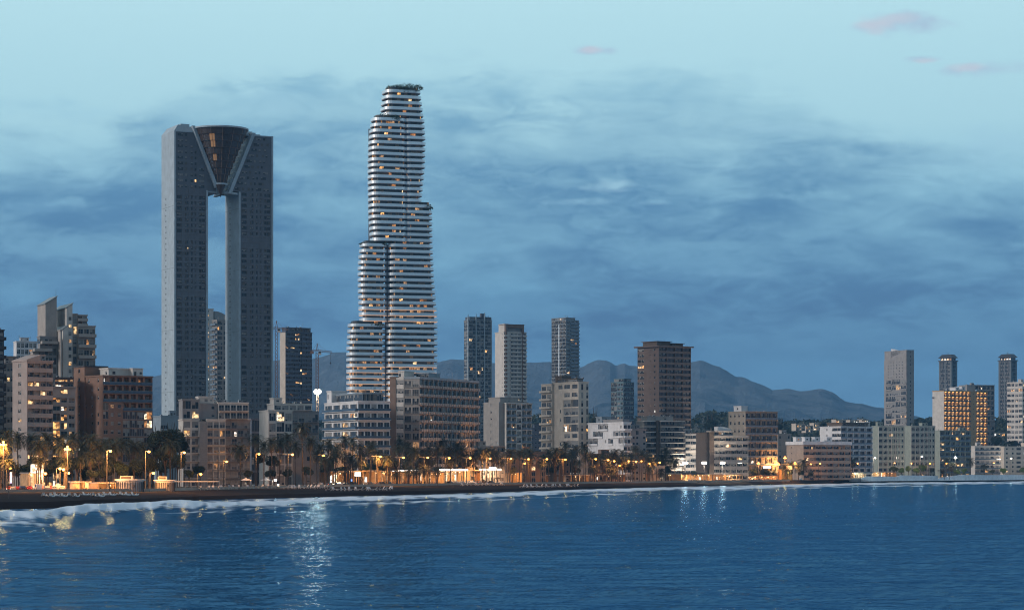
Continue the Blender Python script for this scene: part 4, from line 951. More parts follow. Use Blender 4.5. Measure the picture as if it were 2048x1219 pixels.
def surf_pt(px, v):
    v0 = v; v = v + (.10 * wob(px, 11, .018) + .05 * wob(px, 12, .06) + .07 * noise.noise(Vector((px * .03, v * 5, 3)))) * math.sin(math.pi * v)
    sh = d_shore(px); wpx = 40 * interp(FW, max(0, min(2048, px)))            # width of the foam in photo rows
    ys = HY + F * CH / sh; yy = ys - 1.5 + (wpx + 6) * v0; D = F * CH / (yy - HY)
    s_ = interp(FW, max(0, min(2048, px)))
    c1, c2 = .34 + .13 * wob(px, 1, .006) + .03 * wob(px, 9, .03), .70 + .14 * wob(px, 2, .005) + .03 * wob(px, 8, .025)
    a1 = math.exp(-((v - c1) / .13) ** 2); a2 = math.exp(-((v - c2) / .10) ** 2)
    k1, k2 = .55 + (.45 if px < 480 else .1) + .6 * wob(px, 3, .009), max(0, .35 + 1.1 * wob(px, 4, .006)) * (1.0 if px < 560 else .5)
    z = .12 + s_ * (1.5 * a1 * max(.15, k1) + 1.1 * a2 * k2) + .12 * a1 * noise.noise(Vector((px * .12, v * 9, 1)))
    f = (.42 + .5 * max(0, k1)) * a1 + .85 * a2 * k2 + .30 * math.exp(-((v - .14) / .12) ** 2) + .12 * math.sin(math.pi * v0)
    f *= min(1, max(0, 1 - v0) / .15) * (1 + .9 * noise.noise(Vector((px * .045, v0 * 7, 6)))) 
    if v0 <= 0 or v0 >= 1: z, f = -.2, 0
    return (wx(px, D), D, z, max(0, f))
sheet('surf', [x * 5 for x in range(-60, 470)], [j / 40 for j in range(41)], surf_pt, [SEA], attr='foam')
SAND = mat('sand', (.038, .036, .037), .95, .18, .12, bump=.2, spec=0.0); WET = mat('wet_sand', (.020, .018, .019), .5, .2, .08, spec=0.0)
def beach_pt(px, t):
    a, b_ = d_shore(px), d_prom(px); D = a - 14 + (b_ + 1.0 - a + 14) * t
    return (wx(px, D), D, z_beach(px, D) + (.12 * noise.noise(Vector((px * .05, t * 14, 0))) if .25 < t < .95 else 0))
sheet('beach', [x * 10 for x in range(-80, 290)], [j / 16 for j in range(17)], beach_pt, [SAND])
def wet_pt(px, t):
    a, b_ = d_shore(px), d_prom(px); D = a - 2 + (b_ - a) * (.30 + .05 * wob(px, 5, .01)) * t
    return (wx(px, D), D, z_beach(px, D) + .12)
sheet('wet_sand', pxs, [j / 6 for j in range(7)], wet_pt, [WET])
PAV = mat('paving', (.22, .19, .17), .7, .15, .4); ASPH = mat('asphalt', (.05, .05, .052), .7, .2, .3); SOIL = mat('ground_soil', (.05, .05, .045), .9, .3, .05)
def strip(name, d0, d1, z, m):
    return sheet(name, pxs, [0, 1], lambda px, t: (wx(px, d_prom(px) + (d1 if t else d0)), d_prom(px) + (d1 if t else d0), z), [m])
strip('promenade_paving', 0, 14, GZ, PAV); strip('road', 14, 27, GZ - .12, ASPH); strip('pavement', 27, 34, GZ, PAV)
mb = MB(); LINE = mat('road_paint', (.7, .7, .68), .6, .1, 1)
for px in range(-100, 2150, 9):
    a, b_ = [(wx(p, d_prom(p) + 20.4), d_prom(p) + 20.4) for p in (px, px + 4)]; mb.poly([(a[0], a[1], GZ - .115), (b_[0], b_[1], GZ - .115), (b_[0], b_[1] + .15, GZ - .115), (a[0], a[1] + .15, GZ - .115)])
o = mb.build('road_marking', [LINE]); o['kind'] = 'structure'
# promenade edge: low wall above the sand
mb = MB(); WALLM = wall('promenade', (.34, .29, .25), .3)
for px in range(-300, 1580, 20):
    p, q = [(wx(x, d_prom(x)), d_prom(x)) for x in (px, px + 20)]
    mb.hexa([(p[0], p[1], 1.0), (q[0], q[1], 1.0), (q[0], q[1] + .4, 1.0), (p[0], p[1] + .4, 1.0), (p[0], p[1], GZ + .45), (q[0], q[1], GZ + .45), (q[0], q[1] + .4, GZ + .45), (p[0], p[1] + .4, GZ + .45)])
tag(mb.build('seawall', [WALLM]), 'long low stone wall between the sand and the lamp-lit promenade', 'wall')
# curved white promenade wall at the harbour end, in separate swooping pieces
WV = wall('wavy_white', (.66, .70, .74), .2)
PCS = [((1700, 1722, 954, 1727), 'dim grey curved wall piece left of the first bright swoop', .9, GREYW), ((1722, 1790, 950, 0), 'white swooping wall piece with a rounded prow, before the grid-fronted blocks', 1, WV), ((1786, 1875, 948, 0), 'swooping wall piece with an undercut prow and warm tinge, middle of the curved walls', 1.05, WV), ((1876, 2120, 947, 0), 'long pale curved wall piece running to the edge of the photo', 1, WV)]
for (pa, pb, yt, _), lab, k, m in PCS:
    mb = MB(); n = 28; rows = 7; P_ = []
    for i in range(n + 1):
        t = i / n; px = pa + (pb - pa) * t; D = d_prom(px) - 4 - 5 * math.sin(math.pi * min(1, t * 1.15)) * k
        hh = (wz(yt + 1.0 * math.sin(t * 5), D) - 1.4) * min(1, .35 + 3 * t if pa > 1700 else 1) * (.85 + .15 * math.sin(3 * t + 1)); row = []
        for j in range(rows + 1):
            s2 = j / rows; row.append((wx(px, D) + (-2.2 * s2 * (1 - t)), D - 2.2 * s2 ** 2, 1.2 + hh * s2))
        row.append((wx(px, D) - 2.0 * (1 - t), D + 3, 1.2 + hh)); row.append((wx(px, D), D + 3, 1.2)); P_.append(row)
    for a, c in zip(P_, P_[1:]):
        for j in range(len(a) - 1): mb.poly([a[j], c[j], c[j + 1], a[j + 1]])
    mb.poly(P_[0]); mb.poly(P_[-1]); tag(mb.build('curved_seawall', [m], smooth=False), lab, 'wall', 'curved promenade walls')
# town ground and hills
HYT = [(-600, 830), (0, 845), (300, 838), (330, 845), (500, 850), (900, 850), (1050, 838), (1090, 835), (1110, 850), (1180, 835), (1220, 845), (1290, 840), (1385, 842), (1400, 832), (1430, 827), (1460, 830), (1550, 846), (1600, 846), (1660, 846), (1760, 848), (1850, 842), (1960, 852), (1985, 842), (2048, 838), (2600, 836)]
def hill_z(px, D):
    zr = wz(interp(HYT, px) + 3.0, 3000) - GZ; t = (D - 2250) / 750
    e_ = 0 if t < 0 else (t * t * (3 - 2 * t) if t < 1 else max(.35, 1 - (t - 1) * .6))
    return GZ - .05 + zr * e_ + (2.5 * noise.noise(Vector((px * .02, D * .01, 0))) * e_)
def town_pt(px, D):
    d = d_prom(px) + 34 if D == 0 else D
    return (wx(px, d), d, GZ if D == 0 else hill_z(px, d))
sheet('ground', list(range(-900, 3000, 20)), [0, 2200] + list(range(2260, 3700, 60)) + [4200, 6000, 15000], town_pt, [SOIL])
MR = [(-600, 760), (0, 752), (300, 747), (330, 740), (560, 722), (630, 712), (660, 699), (690, 694), (740, 705), (870, 711), (905, 709), (930, 714), (1000, 724), (1060, 728), (1100, 729), (1150, 744), (1165, 738), (1180, 728), (1195, 719), (1208, 716), (1222, 717), (1232, 723), (1240, 720), (1250, 717), (1262, 722), (1275, 724), (1330, 728), (1385, 722), (1400, 721), (1418, 727), (1440, 735), (1455, 742), (1472, 751), (1490, 751), (1510, 757), (1545, 770), (1580, 771), (1600, 774), (1640, 777), (1665, 786), (1690, 797), (1720, 799), (1760, 806), (1800, 815), (1840, 832), (1880, 850), (2050, 862), (2700, 860)]
MTN = bpy.data.materials.new('mountain_rock'); MTN.use_nodes = True; q = G(MTN.node_tree); bs = MTN.node_tree.nodes['Principled BSDF']
geo = q.n('ShaderNodeNewGeometry'); mp = q.n('ShaderNodeMapping'); mp.inputs['Scale'].default_value = (.006, .006, .004); q.put(mp.inputs[0], geo.outputs['Position'])
sz_ = q.n('ShaderNodeSeparateXYZ'); q.put(sz_.inputs[0], geo.outputs['Position'])
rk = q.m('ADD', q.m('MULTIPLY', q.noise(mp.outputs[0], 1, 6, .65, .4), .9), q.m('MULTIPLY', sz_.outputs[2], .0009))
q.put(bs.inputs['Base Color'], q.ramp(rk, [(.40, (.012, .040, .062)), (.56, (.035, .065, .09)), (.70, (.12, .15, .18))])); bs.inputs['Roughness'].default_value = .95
bp = q.n('ShaderNodeBump'); bp.inputs['Strength'].default_value = 1; bp.inputs['Distance'].default_value = 60; mp2 = q.n('ShaderNodeMapping'); mp2.inputs['Scale'].default_value = (.009, .009, .003); q.put(mp2.inputs[0], geo.outputs['Position']); q.put(bp.inputs['Height'], q.noise(mp2.outputs[0], 1, 8, .7, .6)); q.put(bs.inputs['Normal'], bp.outputs[0])
def mtn_pt(px, t):
    D = 7000 + 5500 * t; zr = wz(interp(MR, px), 9500) - 5
    e_ = max(0, t / .4545) if t < .4545 else max(0, 1 - (t - .4545) * 1.1)
    e_ = e_ ** 1.25 if t < .4545 else e_
    x = wx(px, D); n_ = noise.fractal(Vector((x * .0016, D * .0016, 0)), .9, 2.1, 6); r_ = 1 - abs(noise.noise(Vector((x * .003, D * .0012, 3))) * 2)
    amp = min(1, 4 * e_ * (1 - e_)) if t < .4545 else .5
    fine = noise.fractal(Vector((x * .012, D * .012, 2)), .8, 2.1, 4)
    return (x, D, -4 + zr * e_ + amp * (55 * n_ + 34 * (r_ - .5)) + 5 * fine * min(1, e_ * 2))
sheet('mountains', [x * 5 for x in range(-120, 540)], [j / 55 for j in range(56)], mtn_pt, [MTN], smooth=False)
# air
hz = bpy.data.materials.new('haze'); hz.use_nodes = True; nt = hz.node_tree; nt.nodes.clear()
pv = nt.nodes.new('ShaderNodeVolumePrincipled'); om = nt.nodes.new('ShaderNodeOutputMaterial'); nt.links.new(pv.outputs[0], om.inputs['Volume'])
pv.inputs['Color'].default_value = (.20, .54, 1, 1); pv.inputs['Density'].default_value = HAZE = 5e-5; pv.inputs['Anisotropy'].default_value = 0
if HAZE > 0:
    mb = MB(); mb.box(-9000, 9000, -900, 15500, -6, 640); o = mb.build('haze', [hz]); o['kind'] = 'stuff'
# ================= vegetation
BARK = mat('bark', (.05, .04, .032), .9, .3, 1.5); FROND = mat('palm_frond', (.028, .036, .018), .7, .35, .8); FDRY = mat('palm_dry', (.06, .045, .028), .8, .3, .8)
LEAFS = [mat('leaf_deep', (.022, .035, .02), .8, .4, .5), mat('leaf_mid', (.045, .07, .028), .8, .4, .5), mat('leaf_fresh', (.09, .15, .04), .7, .4, .5)]
def palm_crown(seed, n=38, Lf=4.7):
    r = random.Random(seed); mb = MB()
    for i in range(n):
        az_ = i * 2.399 + r.uniform(-.2, .2); t0 = 1.25 - 2.0 * (i / n) + r.uniform(-.1, .1); L = Lf * r.uniform(.85, 1.1); dry = i > n - 5
        p = Vector((0, 0, 0)); pts = [p.copy()]; el = t0
        for k in range(9):
            el -= .055 + .028 * k; p = p + Vector((math.cos(az_) * math.cos(el), math.sin(az_) * math.cos(el), math.sin(el))) * (L / 9); pts.append(p.copy())
        side = Vector((-math.sin(az_), math.cos(az_), 0))
        for k in range(1, 10):
            p = pts[k]; d = (pts[k] - pts[k - 1]).normalized(); ll = (.75 if 2 < k < 7 else .5) * (L / 3.6)
            for s2 in (-1, 1):
                for h2 in (0, .5):
                    b0 = p - d * (L / 9) * h2; tip = b0 + side * s2 * ll + d * ll * .55 + Vector((0, 0, -.30 * ll)); w2 = d * .09
                    mb.poly([b0 - w2, b0 + w2, tip], 1 if dry else 0)
        mb.tube(pts[::3], [.05, .04, .03, .02], 3, 1 if dry else 0, cap=False)
    mb.ball((0, 0, -.25), .42, 6, 1)
    return mb.mesh('crown', [FROND, FDRY])
def palm_trunk(seed, h=1.0):
    r = random.Random(seed); mb = MB(); bx_, by_ = r.uniform(-.5, .5), r.uniform(-.4, .4); pts, rd = [], []
    for k in range(13):
        t = k / 12; pts.append((bx_ * (1 - t) ** 2, by_ * (1 - t) ** 2, h * (t - 1))); rd.append(.34 if k == 0 else (.25 if k % 2 else .22) * (1 - .15 * t))
    mb.tube(pts, rd, 7); return mb.mesh('trunk', [BARK])
CROWNS = [palm_crown(s) for s in range(5)]; TRUNKS = [palm_trunk(s) for s in range(4)]
LM = [(-50, 26, 'the black tower'), (26, 106, 'the sloping beige block'), (106, 150, 'the recessed lit block'), (150, 206, 'the blank brown wall'), (206, 305, 'the dark loggia grid'), (305, 366, 'the foot of the twin skyscraper'), (366, 452, 'the mesh stair tower'), (452, 535, 'the railed terraces'), (535, 590, 'the pale stepped apartments'), (590, 648, 'the floodlight mast'), (648, 716, 'the white and navy block'), (716, 781, 'the brown navy-railed block'), (781, 840, 'the hotel end wall'), (840, 900, 'the nearer hotel half'), (900, 957, 'the farther hotel half'), (957, 1010, 'the flat-roofed pale house'), (1010, 1087, 'the plain low-rise'), (1087, 1178, 'the cream slab tower'), (1178, 1262, 'the white banded block'), (1262, 1318, 'the brown tower end wall'), (1318, 1372, 'the striped lobed block'), (1372, 1420, 'the dark gable'), (1420, 1498, 'the long beige bands'), (1498, 1560, 'the tan block'), (1560, 1610, 'the orange-washed end wall'), (1610, 1682, 'the wide low block'), (1682, 1745, 'the dark green-glass front'), (1745, 1810, 'the first grid-fronted block'), (1810, 1872, 'the second grid-fronted block'), (1872, 1942, 'the checkerboard loggias'), (1942, 2000, 'the six-storey pale block'), (2000, 2200, 'the warm beige block')]
NTH = ['first', 'second', 'third', 'fourth', 'fifth', 'sixth', 'seventh', 'eighth', 'ninth', 'tenth', 'eleventh', 'twelfth', 'thirteenth', 'fourteenth', 'fifteenth', 'sixteenth', 'seventeenth', 'eighteenth', 'nineteenth', 'twentieth', 'twenty-first', 'twenty-second']
def landmark(px):
    for a, c, n_ in LM:
        if a <= px < c: return n_
    return LM[-1][2]
def label_row(items, adj, where='before'):
    "items: (px, object, extra adjective). Unique labels by landmark and order along the shore"
    by = {}
    for px, o, ex in sorted(items, key=lambda t: t[0]): by.setdefault((landmark(px), ex), []).append(o)
    for (n_, ex), os_ in by.items():
        for i, o in enumerate(os_):
            o['label'] = ' '.join((('' if len(os_) == 1 else NTH[i]) + ' ' + ex + ' ' + adj + ('' if len(os_) == 1 else ' from the left') + ' ' + where + ' ' + n_).split())
def palm(px, ytop, D, rnd, cs=1.0):
    x = wx(px, D); zc = wz(ytop, D) - 1.6 * cs; base = GZ if D > d_prom(px) else beach_at(px, 0).z
    h = zc - base; root = empty('palm_tree', (x, D, base)); tag(root, None, 'palm tree', 'palm trees along the seafront')
    t = link('trunk', TRUNKS[rnd.randrange(4)], root); t.location = (0, 0, h); t.scale = (1, 1, h); t.rotation_euler = (0, 0, rnd.random() * 6)
    c = link('crown', CROWNS[rnd.randrange(5)], root); c.location = (0, 0, h); c.rotation_euler = (rnd.uniform(-.12, .12), rnd.uniform(-.12, .12), rnd.random() * 6); c.scale = (cs, cs, cs)
    return root
rv = random.Random(21)
PALMS = [(975, 898), (993, 906), (1022, 902), (1048, 898), (1070, 902), (1097, 900), (1120, 906), (1143, 900), (1152, 892), (1182, 904), (1205, 908), (1222, 906), (1236, 912), (1262, 908), (1296, 908), (1325, 912), (1350, 916), (828, 896), (845, 900), (870, 898), (900, 896), (925, 894), (480, 890), (5, 880), (130, 882), (165, 884), (198, 886), (228, 884), (285, 888), (78, 884), (590, 884), (14, 862), (35, 866), (62, 870), (92, 868), (118, 874), (146, 868), (183, 870), (212, 880), (243, 879), (268, 884), (340, 880), (512, 872), (528, 886), (543, 876), (560, 880), (574, 868), (604, 848), (621, 874), (640, 890), (657, 880), (674, 890), (690, 872), (705, 876), (722, 892), (743, 885), (800, 876), (815, 886), (882, 876), (858, 892), (915, 886), (937, 898), (963, 898), (985, 902), (1002, 896), (1037, 905), (1058, 898), (1082, 906), (1112, 896), (1131, 884), (1168, 888), (1194, 912), (1246, 912), (1284, 902), (1310, 918), (1343, 914), (1358, 922), (1607, 920), (1628, 919), (1652, 925), (1668, 926), (1692, 921), (1705, 918), (1893, 918), (1903, 926), (1941, 917), (1968, 928)]
items = []
for i, (px, y) in enumerate(PALMS):
    D = d_prom(px) + rv.uniform(8, 60); cs = 1.0 if px < 1200 else 1.15 if px < 1500 else 1.2
    items.append((px, palm(px, y, D, rv, cs * rv.uniform(.85, 1.1)), 'tall palm'))
for k in range(34):
    px = rv.choice([rv.uniform(0, 300), rv.uniform(500, 780), rv.uniform(960, 1370), rv.uniform(1000, 1300), rv.uniform(1560, 1720)]); D = d_prom(px) + rv.uniform(3, 30)
    items.append((px, palm(px, rv.uniform(916, 938) - (14 if px < 800 else 0), D, rv, rv.uniform(.65, .85) * (1 if px < 1200 else 1.2)), 'short palm'))
for k in range(34):
    px = 655 + k * 20.5 + rv.uniform(-6, 6); items.append((px, palm(px, rv.uniform(890, 916), d_prom(px) + rv.uniform(9, 30), rv, rv.uniform(.85, 1.15)), 'slim palm'))
for px, y in ((793, 941), (818, 934), (833, 937), (848, 932), (872, 935)):
    items.append((px, palm(px, y, d_prom(px) + 6, rv, .8), 'low lamp-lit palm'))
label_row(items, '', 'standing before')
def crown_mesh(seed, mi, R_=4.2, n=3000, flat=.75):
    r = random.Random(seed); mb = MB()
    for k in range(11):
        a = r.uniform(0, 6.28); q = r.uniform(0, .62) * R_; cz = r.uniform(-.35, .45) * R_ * flat; rr = R_ * r.uniform(.32, .52)
        clump(mb, q * math.cos(a), q * math.sin(a), cz, rr, rr, rr * .8, n // 11, .32, r)
    return mb.mesh('crown', [LEAFS[mi]])
def limb_mesh(seed):
    r = random.Random(seed); mb = MB(); mb.tube([(0, 0, -1), (.1, .05, -.5), (0, 0, 0)], [.3, .24, .18], 6)
    for k in range(5):
        a = k * 1.3; mb.tube([(0, 0, -.35), (math.cos(a) * .9, math.sin(a) * .9, -.05), (math.cos(a) * 2.0, math.sin(a) * 2.0, .25)], [.13, .09, .03], 4)
    return mb.mesh('trunk', [BARK])
TC = [[crown_mesh(10 * m + s, m) for s in range(3)] for m in range(3)]; TL = [limb_mesh(s) for s in range(3)]
def tree(px, ytop, rpx, D, mi, rnd, nm='broadleaf_tree', base=None):
    r_ = rpx / F * D; base = (GZ if base is None else base); zt = wz(ytop, D); hc = r_ * .72; zc = max(zt - hc, base + hc * .9)
    root = empty(nm, (wx(px, D), D, base)); tag(root, None, 'tree', 'trees along the seafront')
    s2 = r_ / 4.2
    c = link('crown', TC[mi][rnd.randrange(3)], root); c.location = (0, 0, zc - base); c.scale = (s2, s2, s2 * 1.05); c.rotation_euler = (0, 0, rnd.random() * 6)
    t = link('trunk', TL[rnd.randrange(3)], root); t.location = (0, 0, zc - base); t.scale = (max(.7, s2 * .8), max(.7, s2 * .8), zc - base)
    return root
items = []
rt_ = random.Random(77)
MORE = []
for k in range(64):
    px = (5 + k * 10.5) if k < 32 else 655 + (k - 32) * 22.5
    if 366 < px < 500: continue
    px += rt_.uniform(-4, 4); MORE.append((px, rt_.uniform(908, 932) + (4 if px > 650 else 0), rt_.uniform(12, 21) * (1 if px < 650 else .8), rt_.uniform(38, 60), 0))
for k in range(9): MORE.append((296 + k * 9, rt_.uniform(852, 880), rt_.uniform(20, 28), rt_.uniform(70, 110), 0))
for (px, y, rp, dd, mi) in tuple(MORE) + ((318, 858, 26, 60, 0), (345, 862, 24, 80, 0), (330, 885, 30, 40, 0), (300, 912, 24, 30, 0), (268, 915, 22, 34, 0), (240, 925, 20, 38, 1), (355, 905, 24, 36, 0), (205, 932, 18, 30, 0), (182, 938, 14, 26, 0), (60, 920, 18, 40, 0), (28, 925, 18, 44, 0), (110, 925, 18, 40, 0), (400, 930, 16, 42, 0), (378, 938, 12, 30, 1), (495, 938, 12, 30, 0), (515, 905, 16, 60, 0), (548, 908, 18, 58, 0), (540, 938, 13, 30, 0), (575, 935, 14, 34, 0), (612, 930, 15, 40, 0), (650, 925, 14, 44, 0), (686, 930, 14, 40, 0), (730, 925, 14, 44, 1), (768, 930, 12, 40, 0), (945, 935, 10, 36, 0), (1065, 925, 13, 50, 0), (1100, 930, 12, 40, 0), (1150, 918, 14, 50, 0), (1185, 925, 12, 40, 0), (1215, 930, 12, 36, 1), (1250, 926, 12, 40, 0), (1290, 926, 13, 40, 0), (1330, 930, 12, 36, 0), (1388, 940, 9, 20, 0), (1512, 934, 13, 26, 0), (1530, 936, 12, 24, 0), (1547, 938, 8, 22, 0), (1582, 937, 9, 22, 0), (1604, 939, 8, 22, 0), (1620, 942, 7, 20, 0), (1645, 938, 9, 26, 0), (1695, 933, 9, 24, 1), (1735, 938, 8, 30, 2), (1788, 931, 9, 26, 1), (1803, 934, 8, 22, 2), (1817, 930, 9, 26, 2), (1833, 934, 8, 22, 2), (1846, 928, 10, 26, 2), (1862, 934, 7, 22, 0), (1914, 936, 8, 26, 2), (1928, 936, 7, 24, 2), (1985, 938, 6, 20, 1), (2007, 935, 8, 24, 2), (2046, 933, 8, 24, 2), (1886, 938, 6, 20, 0), (2030, 878, 16, 420, 0), (1990, 872, 14, 500, 0), (1700, 838, 10, 900, 0), (1745, 842, 9, 900, 0), (1645, 842, 7, 900, 0), (1560, 845, 12, 860, 0), (1100, 838, 16, 1000, 0), (1190, 832, 12, 1000, 0), (1420, 836, 18, 900, 0), (1295, 846, 14, 900, 0)):
    D = d_prom(px) + dd; bs_ = hill_z(px, D) if dd > 300 else GZ
    items.append((px, tree(px, y, rp, D, mi, rv, base=bs_), ('dark bushy tree', 'green bushy tree', 'bright lamp-lit green tree')[mi] if dd < 300 else 'dark hill tree on the slope'))
label_row(items, '', 'before')
# woods on the hill: far too many crowns to count
mb = MB(); rw = random.Random(5)
for k in range(15000):
    px = rw.uniform(-100, 2200); D = rw.uniform(2420, 3060); z = hill_z(px, D); x = wx(px, D); tall = 5 + 5 * noise.noise(Vector((px * .06, D * .02, 3)))
    if tall < 4.2: continue
    clump(mb, x, D, z + tall * .5, 3.5, 3.5, tall * .6, 5, 2.0, rw)
mb.build('woods', [LEAFS[0]], kind='stuff')
# ================= lamps
def glow_mat(n_, c, s): 
    m = mat(n_, (.8, .6, .4), .5, 0, emit=c, es=s); m.cycles.emission_sampling = 'NONE'; return m
EO = glow_mat('lamp_orange', (1.0, .34, .04), 6); EW = glow_mat('lamp_white', (1.0, .88, .74), 70); EF = glow_mat('lamp_flood', (1.0, .97, .8), 90)
def lamp_meshes(kind):
    pole, head, bulb = MB(), MB(), MB()
    pole.tube([(0, 0, 0), (0, 0, .9), (0, 0, 1)], [.16, .13, .07], 6)
    if kind == 'double':
        for s2 in (-1, 1):
            head.tube([(0, 0, 0), (s2 * .9, 0, .15), (s2 * 1.5, 0, .15)], [.06, .05, .05], 5); head.box(s2 * 1.75 - .5, s2 * 1.75 + .5, -.24, .24, .1, .3)
        bulb.ball((1.75, -.05, -.1), .56, 6, sz=.8); 
    elif kind == 'single':
        head.tube([(0, 0, 0), (.5, 0, .15), (1.0, 0, .1)], [.06, .05, .05], 5); head.box(.7, 1.6, -.24, .24, .1, .3); bulb.ball((1.15, -.05, -.1), .50, 6, sz=.8)
    elif kind == 'cluster':
        for a in range(4):
            u, w_ = math.cos(a * 1.57 + .5) * .8, math.sin(a * 1.57 + .5) * .8
            head.tube([(0, 0, -.2), (u * .6, w_ * .6, 0), (u, w_, .05)], .05, 4); head.box(u - .3, u + .3, w_ - .2, w_ + .2, .1, .25); bulb.ball((u, w_, -.12), .38, 6)
        bulb.ball((0, 0, .7), .4, 6); head.tube([(0, 0, 0), (0, 0, .6)], .05, 4)
    elif kind == 'flood':
        head.box(-1.0, 1.0, -.1, .1, -.1, .05)
        for a in (-.7, 0, .7): head.box(a - .3, a + .3, -.35, .12, .06, .6)
        for a in (-.7, 0, .7): bulb.ball((a, -.9, .3), .8, 6, sz=.9)
    return pole.mesh('pole', [METALD]), head.mesh('lamp_arm', [METAL]), bulb
LMESH = {k: lamp_meshes(k) for k in ('double', 'single', 'cluster', 'flood')}; BULB = {}
litems = {}
def lamp(px, py, kind, colr, power, dD=7.0, D=None, rad_=.35, adj=None, hid=False):
    D = D or d_prom(px) + dD; z = wz(py, D); root = empty('street_lamp', (wx(px, D), D, GZ)); h = z - GZ
    tag(root, None, 'street lamp', 'street lamps along the promenade')
    pm, hm, bb = LMESH[kind]; po = link('pole', pm, root); po.scale = (1, 1, h); hd = link('lamp_arm', hm, root); hd.location = (0, 0, h)
    em = {'o': EO, 'w': EW, 'f': EF}.get(colr)
    if em:
        k = (kind, colr)
        if k not in BULB: BULB[k] = bb.mesh('bulb', [em])
        bo = link('bulb', BULB[k], hd)
        ld = bpy.data.lights.new('lamp_light', 'POINT'); ld.energy = power; ld.shadow_soft_size = rad_; ld.color = {'o': (1.0, .40, .10), 'w': (1.0, .80, .58), 'f': (1.0, .92, .72)}[colr]
        lo = bpy.data.objects.new('lamp_light', ld); col.objects.link(lo); lo.parent = root; lo.location = ({'double': 1.75, 'single': 1.15, 'cluster': 0, 'flood': 0}[kind], {'flood': -1.9, 'cluster': -1.9}.get(kind, -1.05), h - (.5 if kind != 'flood' else -.2))
    st = {'o': 'orange-lit', 'w': 'white-lit', 'f': 'brilliant white', 'x': 'unlit pale'}[colr]
    litems.setdefault(kind, []).append((px, root, st)); return root
OP = 5600
for px, py, k in ((7, 888, 'cluster'), (135, 897, 'cluster'), (214, 901, 'single'), (291, 902, 'single'), (362, 904, 'single'), (512, 907, 'single'), (576, 908, 'double'), (638, 910, 'double')):
    lamp(px, py, k, 'o', OP * (9 if px < 140 else 7 if px < 220 else 3 if px < 300 else 1.5))
for px, py in ((753, 912), (799, 914), (848, 914), (891, 915), (933, 915), (973, 916), (1015, 916), (1050, 917), (1087, 917), (1124, 918), (1185, 917), (1210, 919), (1222, 921), (1251, 921), (1266, 922), (1313, 924)):
    lamp(px, py, 'double', 'o', OP * (8 if px == 753 else 5 if px == 973 else 1.1))
for px, py in ((447, 922), (13, 935), (56, 948), (113, 936), (120, 938), (130, 945), (84, 946), (1279, 921), (1295, 926), (1235, 930), (1045, 926), (1618, 927), (1637, 926), (1657, 928), (1673, 926), (1712, 926), (1786, 925), (1857, 926), (1890, 926), (1985, 925), (1820, 926), (395, 947), (300, 945)):
    lamp(px, py, 'single', 'o', OP * .35, dD=16)
for px, py in ((436, 905), (695, 912), (724, 914), (1154, 917), (1330, 925), (1365, 930), (425, 938)): lamp(px, py, 'single', 'x', 0)
for px, py in ((1370, 926), (1408, 926), (1445, 926), (1480, 926)): lamp(px, py, 'flood', 'w', 42000, dD=22, rad_=.6)
for px, py in ((1517, 926), (1552, 924), (1557, 928), (1590, 926), (1664, 916)): lamp(px, py, 'cluster', 'o', OP * 3, dD=14)
lamp(1570, 915, 'cluster', 'o', OP * 5, dD=18); lamp(1747, 915, 'single', 'w', 9000); lamp(1841, 912, 'single', 'w', 7000); lamp(1911, 915, 'cluster', 'w', 9000); lamp(2020, 916, 'single', 'w', 7000); lamp(545, 959, 'single', 'w', 1500)
for k, adj in (('double', 'two-armed street lamp'), ('single', 'single-arm street lamp'), ('cluster', 'many-headed street lamp'), ('flood', 'floodlight pole')): label_row([(a, o, st) for a, o, st in litems[k]], adj, 'before')
# tall floodlight mast behind the terrace apartments
D = 1090; x = wx(635, D); root = empty('floodlight_mast', (x, D, GZ)); tag(root, 'tall lattice mast with a dazzling white floodlight, beside the second crane', 'floodlight mast'); h = wz(786, D) - GZ
mb = MB()
for a, c in ((-.5, -.5), (.5, -.5), (.5, .5), (-.5, .5)): mb.tube([(a, c, 0), (a * .6, c * .6, h)], .06, 4)
for i in range(24):
    z0, z1 = h * i / 24, h * (i + 1) / 24; s2 = 1 if i % 2 else -1; mb.tube([(-.45 * s2, -.48, z0), (.45 * s2, -.48, z1)], .04, 3); mb.tube([(-.48, .45 * s2, z0), (-.48, -.45 * s2, z1)], .04, 3)
mb.build('mast', [METAL], root); mb = MB(); mb.box(-1.4, 1.4, -.1, .2, h, h + .2); [mb.box(a - .5, a + .5, -.4, .15, h + .25, h + 1.2) for a in (-.8, .5)]; lh = mb.build('lamp_head', [METAL], root)
mb = MB(); [mb.ball((a, -.7, h + .7), 1.0, 7) for a in (-.65, .65)]; mb.build('bulb', [EF], lh)
ld = bpy.data.lights.new('lamp_light', 'POINT'); ld.energy = 42000; ld.shadow_soft_size = 1.2; ld.color = (1, .66, .38); lo = bpy.data.objects.new('lamp_light', ld); col.objects.link(lo); lo.parent = root; lo.location = (0, -2, h + .7)
